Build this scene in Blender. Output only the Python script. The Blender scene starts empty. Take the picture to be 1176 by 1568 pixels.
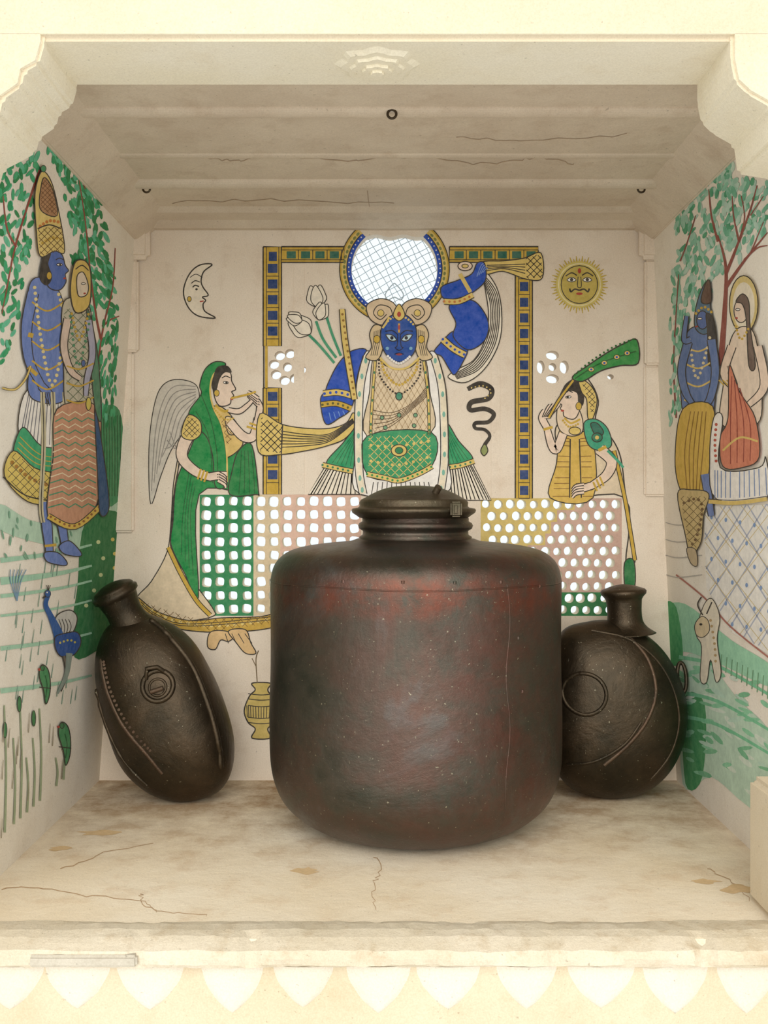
import bpy, bmesh, math, random
from mathutils import Vector, Matrix, noise
random.seed(7)
# ---------------------------------------------------------------- basics
# survey of the place: eye height .525 m above niche floor, 1600 units focal, back wall at y=2.0
F=1600.0; U0=588.0; V0=775.0; EH=0.525; D=2.0
def at(u,v,d): return Vector(((u-U0)/F*d, d, EH+(V0-v)/F*d))
def lin(c):
    r=[]
    for x in c[:3]:
        x=x/255.0
        r.append(x/12.92 if x<=0.04045 else ((x+0.055)/1.055)**2.4)
    return r
def newmat(name):
    m=bpy.data.materials.new(name); m.use_nodes=True
    nt=m.node_tree; b=nt.nodes['Principled BSDF']; return m,nt,b
def nd(nt,t,**k):
    n=nt.nodes.new(t)
    for a,v in k.items():
        if a in n.inputs: n.inputs[a].default_value=v
        else: setattr(n,a,v)
    return n
_pc={}
def paint(col):
    col=tuple(col)
    if col in _pc: return _pc[col]
    m,nt,b=newmat('paint_%d_%d_%d'%col)
    l=lin(col)
    tc=nd(nt,'ShaderNodeNewGeometry'); n=nd(nt,'ShaderNodeTexNoise'); n.inputs['Scale'].default_value=55; n.inputs['Detail'].default_value=9; n.inputs['Roughness'].default_value=.78
    nt.links.new(tc.outputs['Position'],n.inputs['Vector'])
    r=nd(nt,'ShaderNodeValToRGB'); r.color_ramp.elements[0].position=.34; r.color_ramp.elements[1].position=.68
    f=lin((222,206,178)); k=.10   # worn pigment lets the plaster through
    r.color_ramp.elements[0].color=(l[0]*.80,l[1]*.80,l[2]*.80,1); r.color_ramp.elements[1].color=tuple(min(1,a*1.12*(1-k)+b_*k) for a,b_ in zip(l,f))+(1,)
    nt.links.new(n.outputs['Fac'],r.inputs['Fac']); nt.links.new(r.outputs['Color'],b.inputs['Base Color'])
    b.inputs['Roughness'].default_value=.85; b.inputs['Specular IOR Level'].default_value=.25
    _pc[col]=m; return m
def plaster(name,ca,cb,stain,scale=6,stain_amt=.5,bump=.25,spots=True,dirt=None):
    m,nt,b=newmat(name); L=nt.links
    g=nd(nt,'ShaderNodeNewGeometry')
    n1=nd(nt,'ShaderNodeTexNoise'); n1.inputs['Scale'].default_value=scale; n1.inputs['Detail'].default_value=8; n1.inputs['Roughness'].default_value=.62
    n2=nd(nt,'ShaderNodeTexNoise'); n2.inputs['Scale'].default_value=scale*3.1; n2.inputs['Detail'].default_value=10; n2.inputs['Roughness'].default_value=.7
    n3=nd(nt,'ShaderNodeTexNoise'); n3.inputs['Scale'].default_value=190; n3.inputs['Detail'].default_value=4
    n4=nd(nt,'ShaderNodeTexNoise'); n4.inputs['Scale'].default_value=420; n4.inputs['Detail'].default_value=3; n4.inputs['Roughness'].default_value=.8
    for n in(n1,n2,n3,n4): L.new(g.outputs['Position'],n.inputs['Vector'])
    r1=nd(nt,'ShaderNodeValToRGB'); e=r1.color_ramp.elements; e[0].position=.35; e[1].position=.68
    e[0].color=(*lin(ca),1); e[1].color=(*lin(cb),1)
    L.new(n1.outputs['Fac'],r1.inputs['Fac'])
    r2=nd(nt,'ShaderNodeValToRGB'); e=r2.color_ramp.elements; e[0].position=.52; e[1].position=.76
    e[0].color=(0,0,0,1); e[1].color=(stain_amt,)*3+(1,)
    L.new(n2.outputs['Fac'],r2.inputs['Fac'])
    mx=nd(nt,'ShaderNodeMixRGB'); mx.inputs['Color2'].default_value=(*lin(stain),1)
    L.new(r2.outputs['Color'],mx.inputs['Fac']); L.new(r1.outputs['Color'],mx.inputs['Color1'])
    out=mx.outputs['Color']
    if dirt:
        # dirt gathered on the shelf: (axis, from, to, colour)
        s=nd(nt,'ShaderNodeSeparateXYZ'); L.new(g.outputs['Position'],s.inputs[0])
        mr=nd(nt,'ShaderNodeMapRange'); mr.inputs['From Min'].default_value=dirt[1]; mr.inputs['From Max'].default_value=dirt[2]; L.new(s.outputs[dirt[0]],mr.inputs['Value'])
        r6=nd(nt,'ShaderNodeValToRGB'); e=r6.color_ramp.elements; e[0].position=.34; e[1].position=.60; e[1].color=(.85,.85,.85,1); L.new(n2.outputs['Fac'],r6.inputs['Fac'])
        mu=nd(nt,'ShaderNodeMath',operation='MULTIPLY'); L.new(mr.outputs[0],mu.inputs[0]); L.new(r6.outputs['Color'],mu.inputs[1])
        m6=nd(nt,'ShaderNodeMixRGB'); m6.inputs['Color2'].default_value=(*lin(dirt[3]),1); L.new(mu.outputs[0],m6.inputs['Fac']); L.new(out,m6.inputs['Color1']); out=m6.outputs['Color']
    if spots:
        r3=nd(nt,'ShaderNodeValToRGB'); e=r3.color_ramp.elements; e[0].position=.67; e[1].position=.76
        e[0].color=(0,0,0,1); e[1].color=(.5,.5,.5,1)
        L.new(n3.outputs['Fac'],r3.inputs['Fac'])
        m2=nd(nt,'ShaderNodeMixRGB'); m2.inputs['Color2'].default_value=(*lin([c*.62 for c in stain]),1)
        L.new(r3.outputs['Color'],m2.inputs['Fac']); L.new(out,m2.inputs['Color1']); out=m2.outputs['Color']
    # gritty lime grain
    r7=nd(nt,'ShaderNodeValToRGB'); e=r7.color_ramp.elements; e[0].position=.3; e[0].color=(.86,.85,.83,1); e[1].position=.62; e[1].color=(1,1,1,1); L.new(n4.outputs['Fac'],r7.inputs['Fac'])
    m7=nd(nt,'ShaderNodeMixRGB',blend_type='MULTIPLY'); m7.inputs['Fac'].default_value=1; L.new(out,m7.inputs['Color1']); L.new(r7.outputs['Color'],m7.inputs['Color2']); out=m7.outputs['Color']
    L.new(out,b.inputs['Base Color']); b.inputs['Roughness'].default_value=.9; b.inputs['Specular IOR Level'].default_value=.25
    bp=nd(nt,'ShaderNodeBump'); bp.inputs['Strength'].default_value=bump; bp.inputs['Distance'].default_value=.006
    L.new(n2.outputs['Fac'],bp.inputs['Height']); L.new(bp.outputs['Normal'],b.inputs['Normal'])
    return m
M_back=plaster('plaster_back',(230,213,190),(240,226,206),(200,174,146),5,.5,.3)
M_side=plaster('plaster_side',(242,233,216),(250,243,228),(214,198,174),6,.4)
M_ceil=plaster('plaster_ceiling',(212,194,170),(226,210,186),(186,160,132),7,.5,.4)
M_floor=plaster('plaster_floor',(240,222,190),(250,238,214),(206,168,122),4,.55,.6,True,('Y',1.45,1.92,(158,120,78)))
M_front=plaster('plaster_front',(216,200,170),(224,210,182),(206,184,146),5,.35)
M_ledge=plaster('plaster_ledge',(212,198,170),(226,214,190),(178,150,108),9,.6,.6)
M_petal=plaster('plaster_petal',(222,212,192),(228,218,200),(212,196,166),8,.3)
M_frieze=plaster('plaster_frieze',(210,194,162),(218,202,172),(198,172,134),8,.4)
M_patch=plaster('plaster_repair',(186,178,160),(202,194,176),(166,154,132),30,.5)
M_soffit_lit=plaster('plaster_soffit_lit',(246,236,208),(250,242,220),(226,206,168),6,.35)  # paler version of the front plaster, extra light put into the colour

def add(name,me,mats,parent=None,smooth=False):
    o=bpy.data.objects.new(name,me); bpy.context.scene.collection.objects.link(o)
    for m in mats: me.materials.append(m)
    if smooth:
        for p in me.polygons: p.use_smooth=True
    if parent: o.parent=parent
    return o
def hexa(name,c,mat,bev=0,parent=None):
    """c: 8 corners, bottom 4 then top 4 (ccw)"""
    bm=bmesh.new(); v=[bm.verts.new(p) for p in c]
    for f in((3,2,1,0),(4,5,6,7),(0,1,5,4),(1,2,6,5),(2,3,7,6),(3,0,4,7)): bm.faces.new([v[i] for i in f])
    bmesh.ops.recalc_face_normals(bm,faces=bm.faces)
    if bev: bmesh.ops.bevel(bm,geom=list(bm.edges),offset=bev,segments=3,affect='EDGES')
    me=bpy.data.meshes.new(name); bm.to_mesh(me); bm.free()
    return add(name,me,[mat],parent)
def box(name,x0,x1,y0,y1,z0,z1,mat,bev=0,parent=None):
    return hexa(name,[(x0,y0,z0),(x1,y0,z0),(x1,y1,z0),(x0,y1,z0),(x0,y0,z1),(x1,y0,z1),(x1,y1,z1),(x0,y1,z1)],mat,bev,parent)
def prism(name,pts,y0,y1,mat,bev=0,parent=None):
    """XZ polygon extruded along Y"""
    bm=bmesh.new(); a=[bm.verts.new((p[0],y0,p[1])) for p in pts]; b=[bm.verts.new((p[0],y1,p[1])) for p in pts]
    n=len(pts); bm.faces.new(a); bm.faces.new(b[::-1])
    for i in range(n): bm.faces.new((a[i],b[i],b[(i+1)%n],a[(i+1)%n]))
    bmesh.ops.recalc_face_normals(bm,faces=bm.faces)
    if bev: bmesh.ops.bevel(bm,geom=list(bm.edges),offset=bev,segments=2,affect='EDGES')
    me=bpy.data.meshes.new(name); bm.to_mesh(me); bm.free()
    return add(name,me,[mat],parent)
def prof_x(name,pts,x0,x1,mat,parent=None,smooth=False):
    """YZ polygon extruded along X"""
    bm=bmesh.new(); a=[bm.verts.new((x0,p[0],p[1])) for p in pts]; b=[bm.verts.new((x1,p[0],p[1])) for p in pts]
    n=len(pts); bm.faces.new(a); bm.faces.new(b[::-1])
    for i in range(n): bm.faces.new((a[i],b[i],b[(i+1)%n],a[(i+1)%n]))
    bmesh.ops.recalc_face_normals(bm,faces=bm.faces)
    me=bpy.data.meshes.new(name); bm.to_mesh(me); bm.free()
    return add(name,me,[mat],parent,smooth)
def cr(pts,closed=False,k=6):
    n=len(pts)
    if n<3: return [tuple(p) for p in pts]
    out=[]
    for i in range(n if closed else n-1):
        if closed: p0,p1,p2,p3=pts[(i-1)%n],pts[i],pts[(i+1)%n],pts[(i+2)%n]
        else: p0,p1,p2,p3=pts[max(i-1,0)],pts[i],pts[i+1],pts[min(i+2,n-1)]
        for j in range(k):
            t=j/k
            out.append(tuple(.5*((2*b)+(-a+c)*t+(2*a-5*b+4*c-d)*t*t+(-a+3*b-3*c+d)*t**3) for a,b,c,d in zip(p0,p1,p2,p3)))
    if not closed: out.append(tuple(pts[-1]))
    return out
# ---------------------------------------------------------------- room shell
LX=lambda z:-.545+.07*z
RX=lambda z:.56-.047*z
ZC=1.075
W_left=hexa('wall_left',[(-1.0,1.28,-.05),(LX(-.05),1.28,-.05),(LX(-.05),2.03,-.05),(-1.0,2.03,-.05),(-1.0,1.28,1.2),(LX(1.2),1.28,1.2),(LX(1.2),2.03,1.2),(-1.0,2.03,1.2)],M_side)
W_right=hexa('wall_right',[(RX(-.05),1.28,-.05),(1.0,1.28,-.05),(1.0,2.03,-.05),(RX(-.05),2.03,-.05),(RX(1.2),1.28,1.2),(1.0,1.28,1.2),(1.0,2.03,1.2),(RX(1.2),2.03,1.2)],M_side)
# back wall with real openings
WIN_C=(604,412); WIN_R=66
def circ(cx,cy,rx,ry,n=24,a0=0): return [(cx+rx*math.cos(a0+2*math.pi*i/n),cy+ry*math.sin(a0+2*math.pi*i/n)) for i in range(n)]
win=[p for p in circ(*WIN_C,WIN_R,WIN_R,96)]
win=[(x,max(y,361+ (2*math.sin(x*.15)))) for x,y in win]
holes=[win]
ros=[(440,562,7,7)]+[(440+21*math.cos(a),562+21*math.sin(a),8,7) for a in [i*2*math.pi/8+.2 for i in range(8)]]
ros+=[(846,544,10,7),(828,562,6,10),(864,562,7,10),(846,580,10,7),(846,562,6,6),(935,577,5,4)]
for r in ros: holes.append(circ(*r,12))
CL=20.6; LL=(305.7,757.5,12,9)
CR_=18.0; LR=(736,763,12,10)
def rect(x0,y0,x1,y1): return[(x0,y0),(x1,y0),(x1,y1),(x0,y1)]
holes.append(rect(LL[0],LL[1],LL[0]+CL*LL[2],LL[1]+CL*LL[3]))
holes.append(rect(LR[0],LR[1],LR[0]+CR_*LR[2],LR[1]+CR_*LR[3]))
cu=bpy.data.curves.new('bw','CURVE'); cu.dimensions='2D'; cu.fill_mode='BOTH'; cu.extrude=.015
def spl(pts):
    s=cu.splines.new('POLY'); s.points.add(len(pts)-1)
    for q,p in zip(s.points,pts): q.co=(p[0],p[1],0,1)
    s.use_cyclic_u=True
spl([(-1,-.05),(1,-.05),(1,1.2),(-1,1.2)])
for h in holes:
    spl([(at(u,v,D).x,at(u,v,D).z) for u,v in h])
ob=bpy.data.objects.new('tmp',cu); bpy.context.scene.collection.objects.link(ob)
dg=bpy.context.evaluated_depsgraph_get(); me=bpy.data.meshes.new_from_object(ob.evaluated_get(dg))
bpy.data.objects.remove(ob)
me.transform(Matrix.Translation((0,D+.015,0))@Matrix.Rotation(math.pi/2,4,'X'))
me.materials.clear()
add('wall_back',me,[M_back])
# perforated jali panels
def inpoly(x,y,P):
    c=False; j=len(P)-1
    for i in range(len(P)):
        if (P[i][1]>y)!=(P[j][1]>y) and x<(P[j][0]-P[i][0])*(y-P[i][1])/(P[j][1]-P[i][1])+P[i][0]: c=not c
        j=i
    return c
def jali(name,spec,cell,hr,colf,stag=False,pw=4,solid=None,jt=.6):
    x0,y0,nc,nr=spec; V=[];Fc=[];MI=[];mats=[]
    def q(u,v,d):
        p=at(u,v,D); V.append((p.x,d,p.z)); return len(V)-1
    def mi(c):
        m=paint(c)
        if m not in mats: mats.append(m)
        return mats.index(m)
    for r in range(nr):
        cells=[]
        if stag and r%2:
            cells=[(x0,x0+cell/2,True)]+[(x0+cell*(i+.5),x0+cell*(i+1.5),False) for i in range(nc-1)]+[(x0+cell*(nc-.5),x0+cell*nc,True)]
        else: cells=[(x0+cell*i,x0+cell*(i+1),False) for i in range(nc)]
        ya=y0+r*cell; yb=ya+cell
        for a,b,sol in cells:
            cx=(a+b)/2; cy=(ya+yb)/2; k=mi(colf(cx,cy))
            if solid and solid(cx,cy): sol=True
            if sol:
                for dd in(D,D+.03):
                    Fc.append([q(a,ya,dd),q(b,ya,dd),q(b,yb,dd),q(a,yb,dd)]); MI.append(k)
                continue
            N=16; R=[[],[],[],[]]
            jit=random.uniform(.88,1.06)
            jx=random.uniform(-jt,jt); jy=random.uniform(-jt,jt); ro=random.uniform(-.15,.15)
            for i in range(N):
                t=2*math.pi*i/N; c,s=math.cos(t),math.sin(t); mm=max(abs(c),abs(s))
                ou=(cx+c/mm*cell/2,cy+s/mm*cell/2)
                c2,s2=math.cos(t+ro),math.sin(t+ro)
                den=(abs(c2)**pw+abs(s2)**pw)**(1/pw)
                inn=(cx+jx+c/den*hr*jit,cy+jy+s/den*hr*jit)
                R[0].append(q(*ou,D)); R[1].append(q(*inn,D)); R[2].append(q(*inn,D+.03)); R[3].append(q(*ou,D+.03))
            for i in range(N):
                j=(i+1)%N
                for A,B in((0,1),(1,2),(2,3)):
                    Fc.append([R[A][i],R[A][j],R[B][j],R[B][i]]); MI.append(k if A==0 else mi((250,240,220)))
    me=bpy.data.meshes.new(name); me.from_pydata(V,[],Fc); me.update()
    for p,k in zip(me.polygons,MI): p.material_index=k
    add(name,me,mats)
def cl(x,y):
    if x<386 and y<943: return (40,136,84)
    if x<430: return (220,198,160)
    return (224,186,164) if y<870 else (222,200,168)
jali('jali_screen',LL,CL,7.4,cl,pw=4)
def crr(x,y):
    if y>908 and x>850: return (40,124,70)
    if x<885 and (x-735)+(y-764)*.9<150: return (214,188,110)
    return (202,166,148)
bnd=[(735,760),(956,760),(956,850),(945,930),(930,950),(735,950)]
jali('jali_screen.001',LR,CR_,6.8,crr,stag=True,pw=2.3,solid=lambda x,y:not inpoly(x,y,bnd),jt=.9)
# floor, ledge
prof=[(2.03,0),(1.30,0),(1.275,-.003),(1.263,-.010),(1.258,-.018),(1.262,-.026),(1.275,-.030),(1.275,-.06),(2.03,-.06)]
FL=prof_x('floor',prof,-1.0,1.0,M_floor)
# worn ledge moulding with an irregular chipped edge
def ledge():
    pr=[(1.33,-.003),(1.318,.001),(1.305,.003),(1.288,.0035),(1.272,.0005),(1.262,-.0035),(1.252,-.008),(1.2475,-.016),(1.249,-.024),(1.254,-.028),(1.262,-.031),(1.30,-.031)]
    V=[];Fc=[]; n=len(pr); N=420
    for i in range(N+1):
        x=-1+2*i/N
        chip=max(0,noise.noise(Vector((x*22,7,0)))-.28)*.022
        for k,(y,z) in enumerate(pr):
            a=noise.noise(Vector((x*14,k*.6,0)))*.0024+noise.noise(Vector((x*60,k,3)))*.0014
            w_=1 if 3<k<9 else .3
            V.append((x,y+(a+chip*w_)*(0 if k in(0,n-1) else 1),z+(a*.8-chip*.35*w_ if 0<k<n-1 else 0)))
    for i in range(N):
        for k in range(n): Fc.append((i*n+k,i*n+(k+1)%n,(i+1)*n+(k+1)%n,(i+1)*n+k))
    me=bpy.data.meshes.new('l'); me.from_pydata(V,[],Fc); me.update()
    bm=bmesh.new(); bm.from_mesh(me); bmesh.ops.recalc_face_normals(bm,faces=bm.faces); bm.to_mesh(me); bm.free()
    add('trim_ledge',me,[M_ledge])
ledge()
box('trim_patch',-.425,-.295,1.2460,1.262,-.026,-.0115,M_patch,.003)
box('wall_front_base',-1.2,1.2,1.272,1.45,-.6,-.0305,M_frieze)
# petal frieze
pv=[];pf=[]
def petal(cx,w=.040,h=.052):
    n=14;z0=-.034;yb=1.2722
    rows=[]
    for i in range(n+1):
        t=i/n; ww=w*max(0,(1-t**1.7))**.85
        row=[]
        for j in range(9):
            s=-1+j/4
            y=yb-.0055*(1-s*s)**.5*(1-t**4)**.5
            pv.append((cx+s*ww+noise.noise(Vector((cx*30,t*4,s)))*.0012,y,z0-h*t)); row.append(len(pv)-1)
        rows.append(row)
    for i in range(n):
        for j in range(8): pf.append((rows[i][j],rows[i][j+1],rows[i+1][j+1],rows[i+1][j]))
xs=-.46-.0905*4
while xs<.9:
    petal(xs+random.uniform(-.006,.006),.040+random.uniform(-.004,.002),.056+random.uniform(-.005,.003)); xs+=.0905
me=bpy.data.meshes.new('lotus_petal_frieze'); me.from_pydata(pv,[],pf); me.update()
add('lotus_petal_frieze',me,[M_petal],smooth=True)
# ceiling
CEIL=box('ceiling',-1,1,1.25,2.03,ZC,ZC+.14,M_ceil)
def rib(name,y,w,h,mat=M_ceil,x0=-.48,x1=.52):
    pts=[(y-w,ZC+.01)]+[(y-w*math.cos(math.pi*i/12),ZC-h*math.sin(math.pi*i/12)) for i in range(13)]+[(y+w,ZC+.01)]
    prof_x(name,pts,x0,x1,mat,smooth=False)
rib('trim_1',1.455,.016,.008); rib('trim_2',1.775,.018,.010); rib('trim_12',1.64,.010,.003)
prof_x('trim_3',[(2.0,ZC-.022),(1.985,ZC-.022),(1.965,ZC-.012),(1.93,ZC-.008),(1.90,ZC+.01),(2.0,ZC+.01)],-.48,.52,M_ceil)
# splayed side fillets of the ceiling
prism('trim_4',[(-.50,ZC-.045),(-.468,ZC-.045),(-.425,ZC-.012),(-.40,ZC+.01),(-.50,ZC+.01)],1.3,2.0,M_ceil,.002)
prism('trim_5',[(.54,ZC-.045),(.508,ZC-.045),(.465,ZC-.012),(.44,ZC+.01),(.54,ZC+.01)],1.3,2.0,M_ceil,.002)
# lintel + stepped brackets + jambs ; undersides and sides coloured paler to stand in for light
def brighten_soffit(o):
    o.data.materials.append(M_soffit_lit)
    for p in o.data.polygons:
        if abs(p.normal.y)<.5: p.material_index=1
brighten_soffit(box('trim_lintel',-1.2,1.2,1.168,1.30,1.047,1.6,M_front,.006))
def bx(pts,d=1.3): return [(at(u,v,d).x,at(u,v,d).z) for u,v in pts]
brighten_soffit(prism('trim_bracket_left',bx([(120,120),(120,136),(112,165),(92,176),(88,196),(62,214),(57,236),(32,250),(8,262),(0,290),(-30,310),(-70,420),(-400,420),(-400,120)]),1.168,1.3,M_front,.004))
brighten_soffit(prism('trim_bracket_right',bx([(1066,120),(1066,160),(1072,190),(1090,207),(1122,225),(1128,268),(1176,276),(1235,300),(1275,420),(1600,420),(1600,120)]),1.168,1.3,M_front,.004))
box('trim_jamb_left',-1.2,-.56,1.168,1.3,-.03,1.1,M_front,.004)
box('trim_jamb_right',.575,1.2,1.168,1.3,-.03,1.1,M_front,.004)
box('trim_plinth_right',.488,.575,1.30,1.40,0,.165,M_front,.008)
# soffit flower
bm=bmesh.new()
for R,h in((.045,.004),(.032,.007),(.018,.010),(.008,.013)):
    n=32; top=[];bot=[]
    for i in range(n):
        t=2*math.pi*i/n; k=1+.08*math.cos(8*t)
        bot.append(bm.verts.new((-.008+R*k*math.cos(t)*1.05,1.234+R*k*math.sin(t),1.047)))
        top.append(bm.verts.new((-.008+R*.85*k*math.cos(t)*1.05,1.234+R*.85*k*math.sin(t),1.047-h)))
    bm.faces.new(top)
    for i in range(n): bm.faces.new((bot[i],bot[(i+1)%n],top[(i+1)%n],top[i]))
me=bpy.data.meshes.new('soffit_flower'); bm.to_mesh(me); bm.free(); add('carved_flower_rosette',me,[M_soffit_lit])
# corner pilasters on the back wall (upper wide, lower thin)
def backbox(name,u0,u1,v0,v1,t,mat=M_back,bev=.004):
    a=at(u0,v1,D); b=at(u1,v0,D); return box(name,a.x,b.x,D-t,D,a.z,b.z,mat,bev)
backbox('trim_6',175,232,335,400,.022,bev=.008); backbox('trim_7',170,214,400,540,.014); backbox('trim_8',150,206,540,815,.010)
backbox('trim_9',976,1030,335,400,.022,bev=.008); backbox('trim_10',985,1030,400,560,.014); backbox('trim_11',985,1040,560,760,.006)
backbox('trim_13',450,466,404,757,.0012,bev=0); backbox('trim_14',752,766,430,763,.0012,bev=0)
# ---------------------------------------------------------------- painter
def m_back(u,v,o): p=at(u,v,D); return (p.x,D-o,p.z)
def m_left(u,v,o):
    d=-.50825*F/((u-U0)-.07*(V0-v)); p=at(u,v,d); return (p.x+o,p.y,min(p.z-.07*o,ZC-.004))
def m_right(u,v,o):
    d=(.56-.047*EH)*F/((u-U0)+.047*(V0-v)); p=at(u,v,d); return (p.x-o,p.y,min(p.z,ZC-.004))
def m_floor(u,v,o):
    d=EH*F/(v-V0); return ((u-U0)/F*d,d,o)
def m_ceil(u,v,o):
    d=(ZC-EH)*F/(V0-v); return ((u-U0)/F*d,d,ZC-o)
INK=(48,43,40)
class P:
    def __init__(s,name,mp,base=.0006,parent=None):
        s.n=name;s.mp=mp;s.V=[];s.F=[];s.M=[];s.mats=[];s.o=base;s.par=parent
    def mi(s,c):
        m=paint(c)
        if m not in s.mats: s.mats.append(m)
        return s.mats.index(m)
    def face(s,pts,c,inc=True):
        if inc: s.o+=1.6e-5
        b=len(s.V)
        for p in pts: s.V.append(s.mp(p[0],p[1],s.o))
        s.F.append(list(range(b,b+len(pts)))); s.M.append(s.mi(c))
    def fill(s,pts,c,sm=True,ink=None,w=1.6):
        q=cr(pts,True,5) if sm else pts
        s.face(q,c)
        if ink: s.st(q+[q[0]],w,ink,sm=False)
    def fo(s,pts,c,sm=True,w=1.6): s.fill(pts,c,sm,INK,w)
    def st(s,pts,w,c=INK,sm=True,w2=None,inc=True):
        q=cr(pts,False,6) if sm else list(pts)
        n=len(q)
        if n<2: return
        if inc: s.o+=1.6e-5
        b=len(s.V)
        for i,p in enumerate(q):
            a=q[max(i-1,0)]; e=q[min(i+1,n-1)]
            dx,dy=e[0]-a[0],e[1]-a[1]; L=math.hypot(dx,dy) or 1
            if isinstance(w,(list,tuple)):
                t=i/(n-1)*(len(w)-1); k=min(int(t),len(w)-2); ww=w[k]+(w[k+1]-w[k])*(t-k)
            else: ww=w if w2 is None else w+(w2-w)*i/(n-1)
            nx,ny=-dy/L*ww/2,dx/L*ww/2
            s.V.append(s.mp(p[0]+nx,p[1]+ny,s.o)); s.V.append(s.mp(p[0]-nx,p[1]-ny,s.o))
        k=s.mi(c)
        for i in range(n-1):
            s.F.append([b+2*i,b+2*i+1,b+2*i+3,b+2*i+2]); s.M.append(k)
    def limb(s,pts,w,c,ink=INK):
        w=list(w); s.st(pts,[x+3 for x in w],ink); s.st(pts,w,c)
    def ell(s,cx,cy,rx,ry,c,ink=None,w=1.5,rot=0,n=24,inc=True):
        q=[]
        for i in range(n):
            t=2*math.pi*i/n; x,y=rx*math.cos(t),ry*math.sin(t)
            q.append((cx+x*math.cos(rot)-y*math.sin(rot),cy+x*math.sin(rot)+y*math.cos(rot)))
        s.face(q,c,inc)
        if ink: s.st(q+[q[0]],w,ink,sm=False)
    def ring(s,cx,cy,r,w,c,a0=0,a1=360,n=64):
        s.st([(cx+r*math.cos(math.radians(a0+(a1-a0)*i/n)),cy+r*math.sin(math.radians(a0+(a1-a0)*i/n))) for i in range(n+1)],w,c,sm=False)
    def dots(s,pts,sp,r,c,sm=True):
        q=cr(pts,False,8) if sm else pts
        s.o+=1.6e-5; acc=0
        for a,b in zip(q,q[1:]):
            L=math.hypot(b[0]-a[0],b[1]-a[1])
            while acc<L:
                t=acc/L if L else 0
                s.ell(a[0]+(b[0]-a[0])*t,a[1]+(b[1]-a[1])*t,r,r,c,n=8,inc=False); acc+=sp
            acc-=L
    def hatch(s,A,B,n,w,c):
        A=cr(A,False,6);B=cr(B,False,6); m=min(len(A),len(B)); s.o+=1.6e-5
        for i in range(1,n):
            t=i/n; s.st([(A[j][0]*(1-t)+B[j][0]*t,A[j][1]*(1-t)+B[j][1]*t) for j in range(m)],w,c,sm=False,inc=False)
    def cross(s,A,B,n,w,c):
        A=cr(A,False,6);B=cr(B,False,6); s.o+=1.6e-5
        for i in range(n+1):
            a=A[int(i*(len(A)-1)/n)]; b=B[int(i*(len(B)-1)/n)]; s.st([a,b],w,c,sm=False,inc=False)
    def net(s,poly,sp,w,c,ang=45):
        s.o+=1.6e-5
        xs=[p[0] for p in poly];ys=[p[1] for p in poly]; cx,cy=sum(xs)/len(xs),sum(ys)/len(ys); R=max(max(xs)-min(xs),max(ys)-min(ys))
        for A in(ang,-ang):
            ca,sa=math.cos(math.radians(A)),math.sin(math.radians(A)); k=-R
            while k<R:
                run=None; t=-R
                while t<=R:
                    x=cx+ca*t-sa*k; y=cy+sa*t+ca*k; ins=inpoly(x,y,poly)
                    if ins and run is None: run=(x,y)
                    if not ins and run is not None: s.st([run,(x,y)],w,c,sm=False,inc=False); run=None
                    t+=1.5
                k+=sp
    def leaves(s,poly,n,l,w,cols,ang=90,spread=40):
        xs=[p[0] for p in poly];ys=[p[1] for p in poly]; k=0; tries=0
        s.o+=1.6e-5
        while k<n and tries<n*30:
            tries+=1
            x=random.uniform(min(xs),max(xs)); y=random.uniform(min(ys),max(ys))
            if not inpoly(x,y,poly): continue
            if s.mp(x,y,0)[2]>ZC-.02: continue
            a=math.radians(ang+random.uniform(-spread,spread)); L=l*random.uniform(.6,1.2)
            s.o+=2e-7
            s.ell(x,y,L,w*random.uniform(.7,1.2),random.choice(cols),rot=a,n=8,inc=False); k+=1
    def done(s):
        me=bpy.data.meshes.new(s.n); me.from_pydata(s.V,[],s.F); me.update()
        for p,k in zip(me.polygons,s.M): p.material_index=k
        return add(s.n,me,s.mats,s.par)
GOLD=(204,166,60); GOLD2=(224,194,108); BLUE=(14,74,180); NAVY=(24,58,112); GREEN=(16,138,68); TEAL=(56,160,124); SKIN=(238,212,188); CREAM=(238,226,204); WHITE=(246,240,230); RED=(176,60,48)
# ---- border frame
p=P('painted_border_frame',m_back)
def band(x0,y0,x1,y1,vert,skip=None):
    p.fo(rect(x0,y0,x1,y1),GOLD,False,2)
    if vert:
        xa,xb=x0+7,x1-6; y=y0+(26 if y0<390 else 6)
        while y+13<y1:
            p.fill(rect(xa,y,xb,y+14),NAVY,False); p.st([(xa-2,y+19),(xb+2,y+19)],1.2,INK,sm=False,inc=False); y+=24
        for x in(x0+5,x1-4): p.st([(x,y0),(x,y1)],1.1,INK,sm=False)
    else:
        ya,yb=y0+7,y1-6; x=x0+ (30 if x0<410 else 8)
        while x+12<x1:
            p.fill(rect(x,ya,x+14,yb),(44,104,86),False); p.st([(x+18,ya-2),(x+18,yb+2)],1.2,INK,sm=False,inc=False); x+=22
        for y in(y0+5,y1-4): p.st([(x0,y),(x1,y)],1.1,INK,sm=False)
band(403,378,431,530,True); band(403,594,431,757,True); band(789,402,815,763,True)
band(431,378,527,402,False); band(688,378,824,402,False)
p.fill(rect(412,386,424,400),NAVY,False)
p.st([(404,530),(404,594)],2,INK,sm=False); p.st([(408,530),(408,594)],4,GOLD,sm=False)
p.done()
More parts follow.
